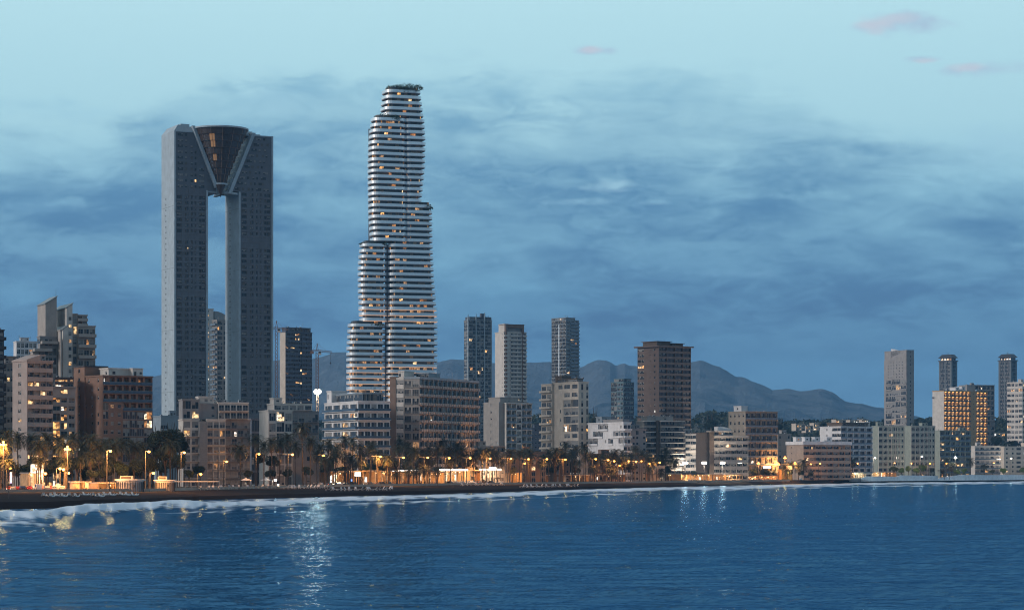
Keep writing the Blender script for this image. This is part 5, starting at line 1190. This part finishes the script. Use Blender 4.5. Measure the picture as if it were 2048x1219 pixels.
# cranes
CRM = mat('crane_paint', (.20, .12, .10), .6, .2, .5)
def truss(mb, a, c, w_, n, r=.12):
    a, c = Vector(a), Vector(c); d = (c - a).normalized(); u = d.cross(Vector((0, 1, 0))).normalized() * w_; v_ = Vector((0, w_, 0))
    cs = [u + v_, u - v_, -u - v_, -u + v_]
    for q in cs: mb.tube([a + q, c + q], r, 4)
    for i in range(n):
        p, q = a.lerp(c, i / n), a.lerp(c, (i + 1) / n)
        for k in range(4): mb.tube([p + cs[k], q + cs[(k + 1) % 4]], r * .7, 3)
for (px, yb, yj, yt, pa, pb, D, lab) in ((553, 960, 659, 641, 543, 577, 1500, 'reddish tower crane standing against the twin skyscraper edge, jib over the dark banded tower'), (634.5, 960, 704, 686, 624, 664, 1500, 'slim tower crane standing alone against the sky above the floodlight mast')):
    root = empty('tower_crane', (wx(px, D), D, GZ)); tag(root, lab, 'crane', 'construction cranes'); hj, ht = wz(yj, D) - GZ, wz(yt, D) - GZ
    mb = MB(); truss(mb, (0, 0, 0), (0, 0, hj), .8, 40, .16); mb.build('mast', [CRM], root)
    mb = MB(); xa, xb = wx(pa, D) - wx(px, D), wx(pb, D) - wx(px, D); truss(mb, (0, 0, hj + 1), (xb, 0, hj), .5, 14, .1); mb.build('jib', [CRM], root)
    mb = MB(); truss(mb, (0, 0, hj + 1), (xa, 0, hj + 1), .5, 4, .1); mb.box(xa - 1, xa + 1, -1, 1, hj - .9, hj + .8); mb.build('counter_jib', [CRM], root)
    mb = MB(); mb.tube([(-.6, 0, hj + 1), (0, 0, ht)], .2, 4); mb.tube([(.6, 0, hj + 1), (0, 0, ht)], .2, 4); mb.tube([(0, 0, ht), (xb * .6, 0, hj + 1)], .06, 3); mb.tube([(0, 0, ht), (xa, 0, hj + 1)], .06, 3); mb.build('apex', [CRM], root)
    mb = MB(); mb.box(.8, 2.4, -1.2, .2, hj - 1.6, hj + .6); mb.box(.9, 2.3, -1.23, -1.2, hj - .6, hj + .4, 1); mb.build('cab', [OFFW, GLASS], root)
    mb = MB(); mb.tube([(xb * .9, 0, hj), (xb * .9, 0, hj - 6)], .07, 4); mb.box(xb * .9 - .4, xb * .9 + .4, -.4, .4, hj - 7, hj - 6); mb.build('hook', [METALD], root)
# ================= seafront shops and pavilions
SW = glow_mat('sign_white', (1, .93, .85), 4.0); SWO = glow_mat('sign_orange', (1, .42, .12), 2.2); SB = glow_mat('sign_blue', (.12, .38, 1.0), 1.6); SR = glow_mat('sign_red', (1, .08, .05), 1.8)
INT = mat('shop_interior', (.45, .28, .15), .8, .3, .8); INTW = glow_mat('shop_lamp', (1.0, .68, .34), 7.0)
def shop(px0, px1, ytop, dD, lab, sign=None, power=900, wallm=None, depth=7, bays=None, warm=(1, .55, .22), nm='seafront_shop', seed=1):
    r = random.Random(seed); D = d_prom((px0 + px1) / 2) + dD; a, c = wx(px0, D), wx(px1, D); D2 = d_prom(px1) + dD; D1 = d_prom(px0) + dD
    ang = math.atan2(D2 - D1, c - a) * .9; root = empty(nm, (a, D1, GZ), ang); tag(root, lab, 'shop'); L = math.hypot(c - a, D2 - D1) ; h = wz(ytop, D) - GZ
    wallm = wallm or BEIGE; mb = MB(); mb.box(0, L, depth, depth + .2, 0, h); mb.box(0, .2, .05, depth, 0, h); mb.box(L - .2, L, .05, depth, 0, h); o = mb.build('wall', [INT], root)
    mb = MB(); mb.box(-.4, L + .4, -1.2, depth + .4, h + .003, h + .35); mb.build('roof', [wallm], root)
    n = bays or max(2, int(L / 4))
    for i in range(n + 1):
        mb = MB(); x = (L - .2) * i / n; mb.box(x, x + .2, -.3, -.05, 0, h); mb.build('pillar', [wallm], root)
    for i in range(n):
        x = L * (i + .5) / n
        if r.random() < .75:
            mb = MB(); mb.ball((x + r.uniform(-.8, .8), r.uniform(0, 3), h - .7), r.uniform(.10, .22), 5); mb.build('ceiling_lamp', [INTW], root)
        if r.random() < .6:
            mb = MB(); q = r.uniform(1.0, 2.4); mb.box(x - q / 2, x + q / 2, depth - .25, depth - .05, r.uniform(.6, 1.4), h * r.uniform(.6, .8)); mb.box(x - q / 2 - .1, x + q / 2 + .1, depth - .35, depth - .26, .4, .55, 1); mb.build('display', [r.choice([LITW, LITD, LITN, LITD]), METALD], root)
        mb = MB(); q = r.uniform(.6, 1.4); mb.box(x - q, x + q, 1.2, 2.0, .72, .8); mb.box(x - .1, x + .1, 1.5, 1.7, 0, .72); mb.box(x - q - .4, x - q - .05, 1.3, 1.8, .4, .5); mb.box(x - q - .4, x - q - .34, 1.3, 1.8, .5, 1.0); mb.box(x + q + .05, x + q + .4, 1.3, 1.8, 0, .5); mb.build('counter', [r.choice([METALD, BRICK, DKBR])], root)
    if sign:
        for (f0, f1, zh, m) in sign:
            mb = MB(); mb.box(L * f0, L * f1, -1.5, -1.25, h + .1 if zh > 0 else h - .9, h + abs(zh)); mb.build('sign_panel', [m], root)
    k = max(1, int(L / 14))
    for i in range(k):
        ld = bpy.data.lights.new('lamp_light', 'POINT'); ld.energy = power * 3.0; ld.shadow_soft_size = .4; ld.color = warm; lo = bpy.data.objects.new('lamp_light', ld); col.objects.link(lo); lo.parent = root; lo.location = (L * (i + .5) / k, 1.5, h - .8)
    return root
shop(662, 702, 943, 36, 'dim terrace bar with scattered small lights before the white and navy block', seed=1, power=250)
shop(716, 752, 942, 36, 'bright open-fronted cafe just right of the white billboard', [(.1, .9, .5, LITD)], 900, seed=2)
shop(754, 792, 942, 36, 'orange cafe with a thin white sign strip behind the low palms', [(.55, 1, .3, SW)], 900, seed=3)
shop(794, 826, 941, 36, 'shop with a white sign strip half hidden by low palms', [(0, .9, .3, SW)], 800, seed=4)
shop(826, 874, 944, 36, 'glowing orange kiosk row behind the low palms, before the long hotel', None, 1000, seed=5)
shop(876, 926, 941, 36, 'shop with a long bright white fascia before the long hotel', [(0, .85, .9, SW)], 1800, warm=(1, .62, .3), seed=6)
shop(928, 953, 941, 36, 'small red-tinged restaurant between two white-signed shops', [(.1, .9, .4, SWO)], 600, seed=7)
shop(955, 992, 940, 36, 'shop with a stepped dazzling white sign, brightest of the promenade row', [(0, 1, .8, SW), (.4, .7, 1.6, SW)], 2400, warm=(1, .7, .42), seed=8)
shop(1020, 1040, 945, 36, 'little lit bar between palms before the plain low-rise', None, 600, seed=9)
shop(1060, 1090, 950, 34, 'low orange-lit arcade at the foot of the plain low-rise', None, 400, seed=12)
shop(1130, 1170, 950, 34, 'low orange-lit arcade under the trees by the cream slab tower', None, 500, seed=10)
shop(1180, 1240, 949, 34, 'dim bar terrace with sprinkled lamps under the double row of street lamps', None, 250, seed=15)
shop(1295, 1352, 947, 34, 'terrace cafe with fairy-light glow under the striped lobed block', None, 450, seed=16)
shop(1356, 1412, 948, 20, 'long low restaurant with a dark fascia bearing small white discs', [(0, .7, .9, DARKW)], 1300, seed=11)
for px in (1370, 1384, 1390):
    pass
shop(1413, 1472, 949, 20, 'orange timber-clad beach restaurant under the floodlights', None, 1100, seed=13, wallm=BRICK)
shop(1473, 1540, 951, 20, 'glass-fronted beach restaurant with copper glow, end of the floodlit row', None, 1300, seed=14, wallm=BRICK)
shop(1560, 1580, 938, 24, 'small yellow-lit square kiosk under the tallest lamp cluster', [(.2, .8, 2.4, SWO)], 1200, warm=(1, .7, .2), seed=17, nm='square_kiosk')
shop(1960, 2045, 950, 40, 'row of white-lit ground-floor shops below the warm beige block', [(.2, .9, .3, SW)], 1500, warm=(1, .86, .66), seed=18, depth=5)
shop(1690, 1745, 944, 34, 'cream-lit ground-floor arcade below the dark green-glass front', None, 1500, warm=(1, .8, .45), seed=19, depth=5)
shop(1757, 1790, 944, 34, 'timber-framed porch shop below the first grid-fronted block', None, 900, warm=(1, .62, .32), seed=20, depth=5)
shop(60, 84, 946, 34, 'shop stacked with white and red lit signs near the parked cars', [(0, .9, 3.0, LITN), (.6, 1, .3, SR)], 1200, warm=(1, .8, .6), seed=21)
shop(160, 176, 964, 12, 'tiny orange-lit snack hut beside the parked cars', None, 400, seed=22); shop(198, 232, 966, 14, 'low bar with glowing orange doorways under dark trees', None, 350, seed=23)
# billboards
def board(px, py0, py1, wpx, D, lab, m, nm='billboard'):
    root = empty(nm, (wx(px, D), D, GZ)); tag(root, lab, 'sign'); w_ = wpx / F * D; z0, z1 = wz(py1, D) - GZ, wz(py0, D) - GZ
    mb = MB(); mb.box(-w_ / 2, w_ / 2, -.15, .15, z0, z1); mb.build('frame', [METALD], root); mb = MB(); mb.box(-w_ / 2 + .1, w_ / 2 - .1, -.2, -.155, z0 + .1, z1 - .1); mb.build('panel', [m], root)
    mb = MB(); mb.box(-.2, .2, -.1, .1, 0, z0); mb.build('post', [METALD], root); return root
board(715, 943, 952, 13, d_prom(715) + 10, 'dazzling white square billboard on a post beside the promenade', SW)
board(1534, 931, 936, 16, d_prom(1534) + 30, 'white strip sign glowing above the bushy trees by the tan block', SW)
board(22, 943, 966, 5, 800, 'tall blue illuminated sign near the edge of the photo', SB)
board(73, 931, 940, 5, 812, 'upright white illuminated sign above the parked cars', LITN)
board(1489, 931, 936, 3, d_prom(1489) + 20, 'tiny pale blue pole sign beside the last white floodlight', LITN)
board(702, 957, 962, 6, d_prom(702) + 16, 'small round-lit blue sign low by the cafe row', SB)
# beach huts: drum kiosks with slatted fronts
def drum(px, y0, y1, rpx, lab, ext=0):
    D = d_prom(px) + 3; root = empty('beach_kiosk', (wx(px, D), D, 2.0)); tag(root, lab, 'kiosk'); r_ = rpx / F * D; h = wz(y0, D) - 2.0; mb = MB(); n = 24
    ring = lambda r2: [(r2 * math.cos(2 * math.pi * k / n), r2 * .6 * math.sin(2 * math.pi * k / n)) for k in range(n)]
    mb.prism(ring(r_), 0, h); mb.build('wall', [WHT], root); mb = MB(); mb.prism(ring(r_ + .7), h + .003, h + .4); mb.build('roof', [WHITE], root)
    mb = MB()
    for k in range(n * 2): 
        a = math.pi + math.pi * k / (n * 2); x, y = (r_ + .14) * math.cos(a), (r_ + .14) * .6 * math.sin(a)
        if k % 3: mb.box(x - .07, x + .07, y - .06, y + .06, .1, h - .5)
    mb.build('slat_screen', [DARKW], root); mb = MB(); mb.box(-r_ * .7, r_ * .2, -.8, 1.2, h + .4, h + 1.5); mb.box(-r_ * .65, r_ * .1, -.85, -.81, h + .6, h + 1.3, 1); mb.build('sign_panel', [OFFW, DKBR], root); mb = MB(); mb.box(r_ * .3, r_ * .45, -r_ * .6 - .2, -r_ * .55, 1.6, 2.3); mb.build('hatch', [DARKW], root)
drum(260, 960, 982, 27, 'round white beach kiosk with dark slats and rooftop sign, nearer the pedal boats')
drum(330, 961, 980, 19, 'round white beach kiosk with pale slats, joined to the flat pergola')
D = d_prom(392) + 2; root = empty('pergola', (wx(345, D), D, 2.0)); tag(root, 'long thin white flat canopy on slender posts beside the white kiosk', 'pergola'); L = wx(436, D) - wx(345, D)
mb = MB(); mb.box(0, L, 0, 4, wz(963, D) - 2, wz(961, D) - 2); mb.build('canopy', [WHITE], root)
for i in range(8):
    mb = MB(); x = (L - .3) * i / 7; mb.tube([(x, .3, 0), (x, .3, wz(963, D) - 2.01)], .07, 5); mb.build('post', [METAL], root)
# parasols, umbrellas
def parasol(px, py, D, lab, m):
    root = empty('parasol', (wx(px, D), D, GZ)); tag(root, lab, 'parasol'); h = wz(py, D) - GZ; mb = MB(); mb.tube([(0, 0, 0), (0, 0, h)], .05, 5); mb.build('pole', [METAL], root); mb = MB(); mb.tube([(0, 0, h - .9), (0, 0, h)], [2.3, .05], 8, cap=False); mb.build('canopy', [m], root)
parasol(996, 953, d_prom(996) + 12, 'big dark pyramid parasol right of the dazzling stepped sign', DARKW); parasol(492, 955, d_prom(492) + 16, 'pale wide parasol left of the round white lamp', WHITE); parasol(532, 955, d_prom(532) + 16, 'pale wide parasol right beside the round white lamp', WHITE)
# ================= cars
TYRE = mat('tyre', (.02, .02, .02), .8, .1, 2); TAIL = glow_mat('tail_lamp', (1, .04, .02), 2.5); HEADL = glow_mat('head_lamp', (1, .9, .7), 4)
def car_proto(c, nm, lit, van=False):
    P_ = mat('car_paint_' + nm, c, .25, .05, 1, metal=.3); H2 = 2.1 if van else 1.45; parts = []
    prof = [(-2.1, .3), (2.1, .3), (2.15, .75), (1.9, .88), (1.15, .95), (.55, H2), (-1.2, H2), (-1.85, .98), (-2.15, .9)] if not van else [(-2.4, .3), (2.3, .3), (2.35, .9), (1.9, 1.1), (1.4, H2), (-2.35, H2), (-2.4, 1.0)]
    mb = MB(); n = len(prof); lo = len(mb.v)
    for y in (-.85, .85):
        for (x, z) in prof: mb.v.append((x, y * (.88 if z > 1.1 else 1), z))
    mb.f.append(tuple(range(n))); mb.f.append(tuple(range(2 * n - 1, n - 1, -1))); mb.m += [0, 0]
    for k in range(n): mb.f.append((k, (k + 1) % n, n + (k + 1) % n, n + k)); mb.m.append(0)
    body = mb.mesh('body', [P_]); mb = MB()
    for y in (-.868, .868):
        mb.poly([(-1.5, y * .985, 1.0), (.95, y * .985, 1.0), (.5, y * .90, H2 - .1), (-1.15, y * .90, H2 - .1)])
    mb.poly([(1.13, -.7, 1.0), (1.13, .7, 1.0), (.62, .65, H2 - .08), (.62, -.65, H2 - .08)])
    win = mb.mesh('window', [GLASS]); mb = MB(); mb.tube([(0, -.1, 0), (0, .1, 0)], .33, 12); wh = mb.mesh('wheel', [TYRE]); mb = MB(); mb.ball((0, 0, 0), .11, 5); hl = mb.mesh('headlight', [HEADL if lit else GLASS]); mb = MB(); mb.ball((0, 0, 0), .10, 5); tl = mb.mesh('tail_light', [TAIL if lit else BRICK])
    return body, win, wh, hl, tl
CARS = {n_: car_proto(c, n_.replace(' ', '_') + ('_lit' if l_ else ''), l_, v_) for n_, c, l_, v_ in (('white', (.6, .6, .6), 0, 0), ('silver', (.35, .36, .38), 0, 0), ('black', (.02, .02, .025), 0, 0), ('red', (.3, .03, .02), 1, 0), ('dark blue', (.02, .04, .1), 0, 0), ('grey', (.15, .15, .16), 1, 0), ('white van', (.65, .65, .66), 0, 1))}
citems = []
def car(px, D, n_, rz, z=GZ):
    body, win, wh, hl, tl = CARS[n_]; root = empty('parked_car', (wx(px, D), D, z), rz); tag(root, None, 'van' if 'van' in n_ else 'car', 'cars parked along the promenade')
    link('body', body, root); link('window', win, root)
    for x in (-1.3, 1.3):
        for y in (-.8, .8): o = link('wheel', wh, root); o.location = (x, y, .33)
    for y in (-.6, .6): o = link('headlight', hl, root); o.location = (2.12, y, .68); o = link('tail_light', tl, root); o.location = (-2.12, y, .75)
    citems.append((px, root, n_ + ('' if 'van' in n_ else ' car')))
rc = random.Random(9); names = list(CARS)
def road_ang(px): return math.atan2(d_prom(px + 5) - d_prom(px - 5), wx(px + 5, d_prom(px + 5)) - wx(px - 5, d_prom(px - 5)))
for i, px in enumerate((18, 27, 36, 45, 53, 60, 68, 76, 84, 93, 101, 109, 117, 125, 640, 657, 668, 680, 692, 708, 728, 740, 752, 764, 776, 900, 912, 924, 936, 946, 958, 970, 982, 1004, 1376, 1388, 1504, 1520, 1534, 1600, 1624)):
    car(px, d_prom(px) + (8 if i < 14 and i % 2 else 16), rc.choice(names if i < 14 else ['black', 'grey', 'dark blue', 'silver', 'black', 'white']), road_ang(px) + rc.choice((0, math.pi)) + (rc.uniform(.8, 1.3) if i < 14 else 0), GZ if i < 14 and i % 2 else GZ - .12)
label_row(citems, 'parked under the lamps', 'before')
# ================= things on the sand
HULL = mat('boat_white', (.55, .57, .60), .5, .12, .8)
def boat_mesh():
    mb = MB()
    for y in (-.65, .65):
        pts = [(-2.1, y, .85), (-1.8, y, .35), (-1.0, y, .22), (.9, y, .22), (1.7, y, .4), (2.1, y, 1.0)]; mb.tube(pts, [.1, .24, .28, .28, .22, .06], 7)
    h_ = mb.mesh('hull', [HULL], True); mb = MB(); mb.box(-1.3, 1.2, -.55, .55, .42, .5); d_ = mb.mesh('deck', [BLUEW]); mb = MB()
    mb.box(-.9, -.4, -.5, .5, .5, .85); mb.hexa([(-1.0, -.5, .85), (-.85, -.5, .85), (-.85, .5, .85), (-1.0, .5, .85), (-1.25, -.5, 1.45), (-1.1, -.5, 1.45), (-1.1, .5, 1.45), (-1.25, .5, 1.45)])
    return h_, d_, mb.mesh('seat', [HULL])
BM = boat_mesh(); bit = []
for i, (px, py) in enumerate(((88, 992), (103, 993), (112, 991.5), (127, 993), (138, 991.5), (152, 993), (171, 990), (187, 991.5), (201, 993), (210, 990), (224, 990.5), (243, 989.5), (255, 990.5), (268, 990.5))):
    p = beach_at(px, py); root = empty('pedal_boat', p, 1.35 + rc.uniform(-.5, .4)); tag(root, None, 'pedal boat', 'pedal boats pulled up on the sand')
    for nm, me in zip(('hull', 'deck', 'seat'), BM): link(nm, me, root)
    root.scale = (.8, .72, .8); root['label'] = 'white pedal boat on the sand, ' + (NTH[i] + ' from the left in the outer batch' if i < 6 else NTH[i - 6] + ' from the left in the batch nearer the kiosk')
LNG = mat('lounger_white', (.50, .51, .54), .6, .1, 1)
def lounger_mesh():
    f_ = MB()
    for x in (-.8, .7):
        for y in (-.3, .3): f_.box(x - .04, x + .04, y - .04, y + .04, 0, .34)
    fr = f_.mesh('frame', [LNG]); s_m = MB(); s_m.box(-.95, .35, -.33, .33, .35, .42); st_ = s_m.mesh('seat', [LNG]); b_m = MB(); b_m.hexa([(.35, -.33, .36), (.42, -.33, .42), (.42, .33, .42), (.35, .33, .36), (.85, -.33, 1.05), (.92, -.33, 1.0), (.92, .33, 1.0), (.85, .33, 1.05)])
    return fr, st_, b_m.mesh('backrest', [LNG])
LMH = lounger_mesh(); GROUPS = ((392, 438, 976.5, 6, 'under the pergola'), (432, 560, 976, 15, 'by the terrace apartments'), (570, 654, 977, 13, 'below the floodlight mast'), (654, 788, 981, 19, 'on the bare sand before the white billboard'), (920, 1010, 970.8, 12, 'under the dazzling stepped sign'), (1040, 1156, 974, 18, 'farthest along the sand, before the cream slab tower'))
for a, c, py, n_, lab in GROUPS:
    for i in range(n_):
        px = a + (c - a) * (i + .5) / n_ + rc.uniform(-1, 1); yy = py + rc.uniform(-.6, .6) * (1 if px < 900 else .4) - (px - a) * .012; p = beach_at(px, yy); root = empty('sun_lounger', p, rc.uniform(-.7, .7) + (0 if rc.random() < .6 else 2.2))
        tag(root, 'white sun lounger in the loose row ' + lab, 'sun lounger', 'sun loungers in the row ' + lab)
        s2 = 1.25; root.scale = (s2, s2, s2 * 1.15)
        for nm, me in zip(('frame', 'seat', 'backrest'), LMH): link(nm, me, root)
# posts on the beach, thin flag poles
pit = []
for px, y0, y1 in ((17, 982, 996), (219, 950, 989), (229, 935, 970), (875, 950, 968), (480, 940, 974), (540, 945, 972), (1930, 880, 957), (1758, 935, 957), (1704, 930, 960)):
    D = (d_prom(px) - 2) if y1 < 985 else beach_at(px, y1).y; zb_ = z_beach(px, D); mb = MB(); mb.tube([(0, 0, 0), (0, 0, wz(y0, D) - zb_)], [.12, .08], 6); mb.ball((0, 0, wz(y0, D) - zb_), .14, 5)
    o = mb.build('flag_pole', [METALD]); o.location = (wx(px, D), D, zb_); tag(o, None, 'pole', 'thin poles on the beach edge'); pit.append((px, o, 'thin' if y1 - y0 < 30 else 'very tall thin'))
label_row(pit, 'beach-edge pole', 'before')
# the lookout frame near the curved walls
D = d_prom(1885) - 2; root = empty('lookout_frame', (wx(1876, D), D, 2)); tag(root, 'dark flat-topped steel frame with a mast between the curved wall pieces', 'lookout'); L = wx(1902, D) - wx(1876, D)
mb = MB(); mb.box(0, L, 0, 3, wz(941, D) - 2, wz(939.5, D) - 2); mb.build('canopy', [METALD], root)
for f_ in (.08, .5, .9): mb = MB(); mb.box(L * f_ - .12, L * f_ + .12, .2, .45, 0, wz(941, D) - 2.01); mb.build('post', [METALD], root)
# ================= people
def person(px, dD, lab, shirt, trousers, rz, step=.25):
    D = d_prom(px) + dD; hair = mat('hair', (.03, .02, .015), .7, .1, 3); skin = mat('skin', (.35, .2, .14), .6, .05, 2); A = mat('cloth_' + shirt[0], shirt[1], .8, .1, 2); B_ = mat('cloth_' + trousers[0], trousers[1], .8, .1, 2)
    root = empty('person', (wx(px, D), D, GZ), rz); tag(root, lab, 'person', None); me = bpy.data.meshes.new('body'); 
    V = [(0, 0, .95), (0, 0, 1.15), (0, 0, 1.40), (0, 0, 1.50), (0, 0, 1.58), (0, 0, 1.70), (.0, -.09, .88), (step, -.10, .48), (step * .7, -.10, .06), (step * .7 + .14, -.10, .03), (0, .09, .88), (-step * .5, .10, .48), (-step * 1.3, .10, .10), (-step * 1.3 + .13, .10, .05), (0, -.19, 1.40), (-.1, -.25, 1.12), (.05, -.26, .88), (.09, -.26, .78), (0, .19, 1.40), (.08, .25, 1.12), (.22, .26, .92), (.27, .26, .84)]
    E = [(0, 1), (1, 2), (2, 3), (3, 4), (4, 5), (0, 6), (6, 7), (7, 8), (8, 9), (0, 10), (10, 11), (11, 12), (12, 13), (2, 14), (14, 15), (15, 16), (16, 17), (2, 18), (18, 19), (19, 20), (20, 21)]
    rr = [.15, .14, .15, .06, .085, .08, .10, .065, .05, .04, .10, .065, .05, .04, .06, .045, .035, .035, .06, .045, .035, .035]
    me.from_pydata(V, E, []); o = link('body', me, root); sk = o.modifiers.new('skin', 'SKIN'); 
    for i, r_ in enumerate(rr): me.skin_vertices[0].data[i].radius = (r_, r_)
    me.skin_vertices[0].data[0].use_root = True
    ss_ = o.modifiers.new('sub', 'SUBSURF'); ss_.levels = ss_.render_levels = 1; me.materials.append(skin)
    mb = MB(); mb.tube([(0, 0, .93), (0, 0, 1.1), (0, 0, 1.38), (0, 0, 1.47)], [.19, .17, .20, .08], 10); 
    for y, P_ in ((-1, ((0, -.19, 1.40), (-.1, -.25, 1.12))), (1, ((0, .19, 1.40), (.08, .25, 1.12)))): mb.tube(P_, [.085, .065], 8)
    mb.build('shirt', [A], root, True); mb = MB(); mb.tube([(0, 0, 1.0), (0, 0, .86)], [.18, .17], 10); mb.tube([(0, -.09, .9), (step, -.1, .48), (step * .7, -.1, .12)], [.12, .085, .07], 8); mb.tube([(0, .09, .9), (-step * .5, .1, .48), (-step * 1.3, .1, .14)], [.12, .085, .07], 8); mb.build('trousers', [B_], root, True)
    mb = MB(); mb.ball((-.015, 0, 1.685), .108, 8, sz=1.05); mb.build('hair', [hair], root, True)
WS, BS, RS_, KS, GS_ = ('white', (.6, .6, .62)), ('blue', (.06, .12, .3)), ('red', (.35, .05, .04)), ('black', (.02, .02, .025)), ('grey', (.2, .2, .2))
for px, dD, lab, s1, t1, rz in ((870, 4, 'person in white top walking past the shop with the long white fascia', WS, BS, .2), (874, 4.5, 'person in blue top beside the one in white', BS, KS, .1), (843, 5, 'person in red top walking before the kiosk row', RS_, KS, 3.1), (850, 6, 'person in black standing near the low palms', KS, KS, 2.9), (864, 7, 'person in grey top between the kiosk row and long fascia', GS_, BS, 0), (1008, 4, 'person in white top before the plain low-rise', WS, GS_, .3), (1212, 4, 'person in black on the promenade before the white banded block', KS, KS, .2), (1218, 4, 'person in blue top before the white banded block', BS, GS_, 3.0), (1240, 5, 'person in grey top strolling below the paired street lamps', GS_, KS, .1), (786, 4, 'person in black top strolling at the foot of the navy-railed block', KS, BS, 3.2), (1822, 3, 'person in red top on the curved promenade near the second grid-fronted block', RS_, KS, .2), (52, 3, 'person in black standing at the sea wall near the parked cars', KS, KS, 1.2), (628, 4, 'person in white top at the railing below the floodlight mast', WS, KS, 1.0)):
    person(px, dD, lab, s1, t1, rz)
